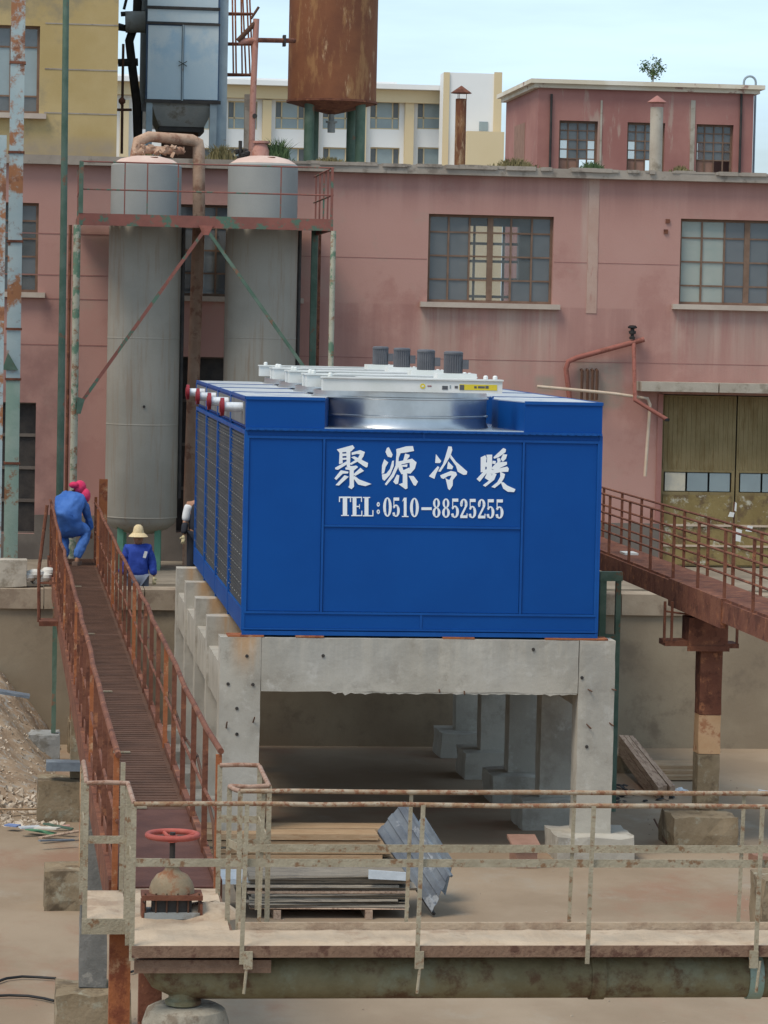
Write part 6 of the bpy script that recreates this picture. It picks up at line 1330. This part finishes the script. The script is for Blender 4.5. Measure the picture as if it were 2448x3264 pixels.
# -- man in straw hat in the trench behind the wall, facing the camera
hy = 54.0; g = pY(440, 1745, hy); gx = g.x; gz = 1.45
t = thing('person', (gx, hy, gz), 'worker in blue jacket and straw hat standing behind the basin wall', 'person')
def Q(x, y, z): return Vector((gx + x, hy + y, gz + z))
body_p = [Q(0, 0, .92), Q(0, 0, 1.1), Q(0, -.01, 1.32), Q(0, 0, 1.44), Q(0, -.01, 1.53), Q(-.17, 0, 1.38), Q(-.25, .0, 1.12), Q(-.27, -.05, .9), Q(.17, 0, 1.38), Q(.25, 0, 1.12), Q(.28, -.05, .9), Q(-.1, 0, .88), Q(-.11, -.02, .48), Q(-.12, .02, .08), Q(-.12, -.12, .04), Q(.1, 0, .88), Q(.11, -.02, .48), Q(.12, .02, .08), Q(.12, -.12, .04)]
body_e = [(0, 1), (1, 2), (2, 3), (3, 4), (2, 5), (5, 6), (6, 7), (2, 8), (8, 9), (9, 10), (0, 11), (11, 12), (12, 13), (13, 14), (0, 15), (15, 16), (16, 17), (17, 18)]
body_r = [(.15, .1), (.14, .1), (.16, .1), .06, .05, .06, .045, .03, .06, .045, .03, .085, .06, .045, .04, .085, .06, .045, .04]
skin('body', body_p, body_e, body_r, M['skin'], t)
hd = Q(0, -.03, 1.555); ball('head', hd, (.085, .1, .125), M['skin'], t)
mb = MB(); mb.lathe([(.0, .02), (.018, .0), (.014, -.02), (0, -.025)], hd + Vector((0, -.095, -.015)), 8); part('nose', mb, M['skin'], t, True)
for s in (-1, 1):
    ball('ear', hd + Vector((s * .076, .0, 0)), (.012, .022, .032), M['skin'], t, 8); ball('eye', hd + Vector((s * .03, -.08, .012)), (.011, .008, .007), M['black'], t, 8)
mb = MB(); mb.box(hd.x - .024, hd.x + .024, hd.y - .092, hd.y - .08, hd.z - .054, hd.z - .047); part('mouth', mb, M['shoe'], t)
ball('hair', hd + Vector((0, .03, .025)), (.081, .08, .105), M['black'], t)
jp = [Q(0, 0, .86), Q(0, 0, 1.08), Q(0, 0, 1.32), Q(0, 0, 1.44), Q(-.165, 0, 1.36), Q(-.235, -.005, 1.12), Q(-.272, -.05, .92), Q(.165, 0, 1.36), Q(.235, -.005, 1.12), Q(.282, -.05, .92)]
skin('jacket', jp, [(0, 1), (1, 2), (2, 3), (2, 4), (4, 5), (5, 6), (2, 7), (7, 8), (8, 9)], [(.21, .15), (.2, .15), (.2, .155), (.09, .09), .1, .085, .07, .1, .085, .07], M['jacket'], t, 3, fold=.05)
mb = MB(); p = pY(461, 1768, hy - .17); mb.slab([p + Vector((-.03, 0, -.05)), p + Vector((.02, 0, -.06)), p + Vector((.05, 0, .05)), p + Vector((.0, 0, .06))], (0, .02, 0)); part('chest_patch', mb, M['whitecloth'], t)
skin('trousers', [Q(0, 0, .93), Q(-.1, 0, .86), Q(-.11, -.02, .48), Q(-.12, .02, .1), Q(.1, 0, .86), Q(.11, -.02, .48), Q(.12, .02, .1)], [(0, 1), (1, 2), (2, 3), (0, 4), (4, 5), (5, 6)], [(.17, .13), .11, .085, .075, .11, .085, .075], M['trousers'], t)
for s in (-1, 1): hand(t, Q(s * .275, -.05, .91), (s * .05, -.1, -1), s, M['glove'])
mb = MB(); hb = hd + Vector((0, 0, .06)); mb.lathe([(.0, .165), (.04, .16), (.075, .125), (.09, .06), (.098, .015), (.13, -.012), (.165, -.045), (.168, -.04), (.135, -.004), (.102, .022)][::-1], hb, 26); part('straw_hat', mb, M['straw'], t, True)
# -- worker crouching at the far end of the walkway, back turned, red scarf
cy_ = 55.6
S = lambda u, v, dy=0.: pY(u, v, cy_ + dy)
fx = S(232, 1738); t = thing('person', (fx.x, cy_, ZW), 'worker in blue overalls and red headscarf crouching at the far end of the left walkway', 'person')
def fl(p, z): return Vector((p.x, p.y, z))
hip, spine, chest, neck = S(210, 1684), S(206, 1648, .02), S(224, 1598, .16), S(246, 1566, .28)
hd = S(255, 1556, .36)
lk, lf = S(200, 1690, .35), fl(S(208, 1735, .2), ZW + .07); rk, rf_ = S(282, 1690, .12), fl(S(244, 1735, -.06), ZW + .07)
lsh, rsh = S(192, 1592, .16), S(262, 1592, .2); lel, rel = S(190, 1640, .32), S(278, 1640, .34); lwr, rwr = S(230, 1690, .42), S(290, 1692, .42)
bp = [hip, spine, chest, neck, hd, lk, lf, lf + Vector((-.03, .16, -.03)), rk, rf_, rf_ + Vector((.06, .15, -.03)), lsh, lel, lwr, rsh, rel, rwr]
be = [(0, 1), (1, 2), (2, 3), (3, 4), (0, 5), (5, 6), (6, 7), (0, 8), (8, 9), (9, 10), (2, 11), (11, 12), (12, 13), (2, 14), (14, 15), (15, 16)]
skin('body', bp, be, [.12, .12, .13, .05, .06, .06, .04, .035, .06, .04, .035, .055, .045, .03, .055, .045, .03], M['skin'], t)
skin('overall', [hip, spine, chest, S(240, 1568, .25), lk, fl(lf, ZW + .12), rk, fl(rf_, ZW + .12), lsh, lel, lwr, rsh, rel, rwr], [(0, 1), (1, 2), (2, 3), (0, 4), (4, 5), (0, 6), (6, 7), (2, 8), (8, 9), (9, 10), (2, 11), (11, 12), (12, 13)], [(.2, .2), (.215, .21), (.2, .17), (.09, .09), .115, .075, .115, .075, .1, .075, .055, .1, .075, .055], M['overall'], t, 3, fold=.06)
for p, d in ((lf, (-.1, 1, 0)), (rf_, (.3, 1, 0))): mb = MB(); dd = Vector(d).normalized(); mb.beam(Vector(p) - dd * .1 - Vector((0, 0, .03)), Vector(p) + dd * .18 - Vector((0, 0, .035)), .1, .07); part('shoe', mb, M['shoe'], t)
ball('head', hd, (.08, .1, .11), M['skin'], t)
ball('headscarf', hd + Vector((-.0, -.02, .015)), (.11, .12, .125), M['scarf'], t)
ball('scarf_drape', S(272, 1580, .3), (.09, .09, .13), M['scarf'], t); ball('scarf_knot', S(236, 1546, .26), (.09, .08, .06), M['scarf'], t)
for p, s in ((lwr, -1), (rwr, 1)): hand(t, p, (0, .3, -1), s, M['skin'], nrm=Vector((0, 1, 0)))
# -- third worker mostly hidden behind the back unit
hy = 52.32; g = pY(632, 1745, hy); gx = g.x; gz = 2.3
t = thing('person', (gx, hy, gz), 'worker in dark clothes with one white sleeve half hidden behind the last blue unit', 'person')
skin('body', body_p and [Vector((gx, hy, gz)) + (p - Vector((Q.__defaults__ and 0 or 0, 0, 0))) * 0 for p in body_p] if False else [Vector((gx, hy, gz)) + Vector(v) for v in ((0, 0, .92), (0, 0, 1.1), (0, -.01, 1.32), (0, 0, 1.44), (0, -.01, 1.53), (-.17, 0, 1.38), (-.22, -.02, 1.12), (-.25, -.12, .88), (.17, 0, 1.38), (.25, 0, 1.12), (.28, -.05, .9), (-.1, 0, .88), (-.11, -.02, .48), (-.12, .02, .08), (-.12, -.12, .04), (.1, 0, .88), (.11, -.02, .48), (.12, .02, .08), (.12, -.12, .04))], body_e, body_r, M['skin'], t)
q3 = lambda x, y, z: Vector((gx + x, hy + y, gz + z))
skin('vest', [q3(0, 0, .86), q3(0, 0, 1.08), q3(0, 0, 1.32), q3(0, 0, 1.42)], [(0, 1), (1, 2), (2, 3)], [(.19, .13), (.18, .13), (.2, .14), (.1, .09)], M['darkcloth'], t)
skin('sleeve', [q3(-.15, 0, 1.38), q3(-.2, -.02, 1.2), q3(-.22, -.04, 1.08)], [(0, 1), (1, 2)], [.09, .08, .075], M['whitecloth'], t); skin('sleeve', [q3(.15, 0, 1.38), q3(.24, 0, 1.15), q3(.28, -.05, .9)], [(0, 1), (1, 2)], [.09, .07, .06], M['whitecloth'], t)
skin('forearm_sleeve', [q3(-.22, -.04, 1.09), q3(-.25, -.12, .88)], [(0, 1)], [.062, .055], M['darkcloth'], t)
skin('trousers', [q3(0, 0, .93), q3(-.1, 0, .86), q3(-.11, -.02, .48), q3(-.12, .02, .1), q3(.1, 0, .86), q3(.11, -.02, .48), q3(.12, .02, .1)], [(0, 1), (1, 2), (2, 3), (0, 4), (4, 5), (5, 6)], [(.17, .13), .11, .085, .075, .11, .085, .075], M['darkcloth'], t)
hd = q3(0, -.02, 1.6); ball('head', hd, (.075, .09, .115), M['skin'], t); ball('hair', hd + Vector((0, .015, .02)), (.081, .09, .11), M['black'], t)
hand(t, q3(-.25, -.12, .88), (-.05, -.1, -1), -1, M['glove']); hand(t, q3(.28, -.05, .9), (.05, -.1, -1), 1, M['glove'])
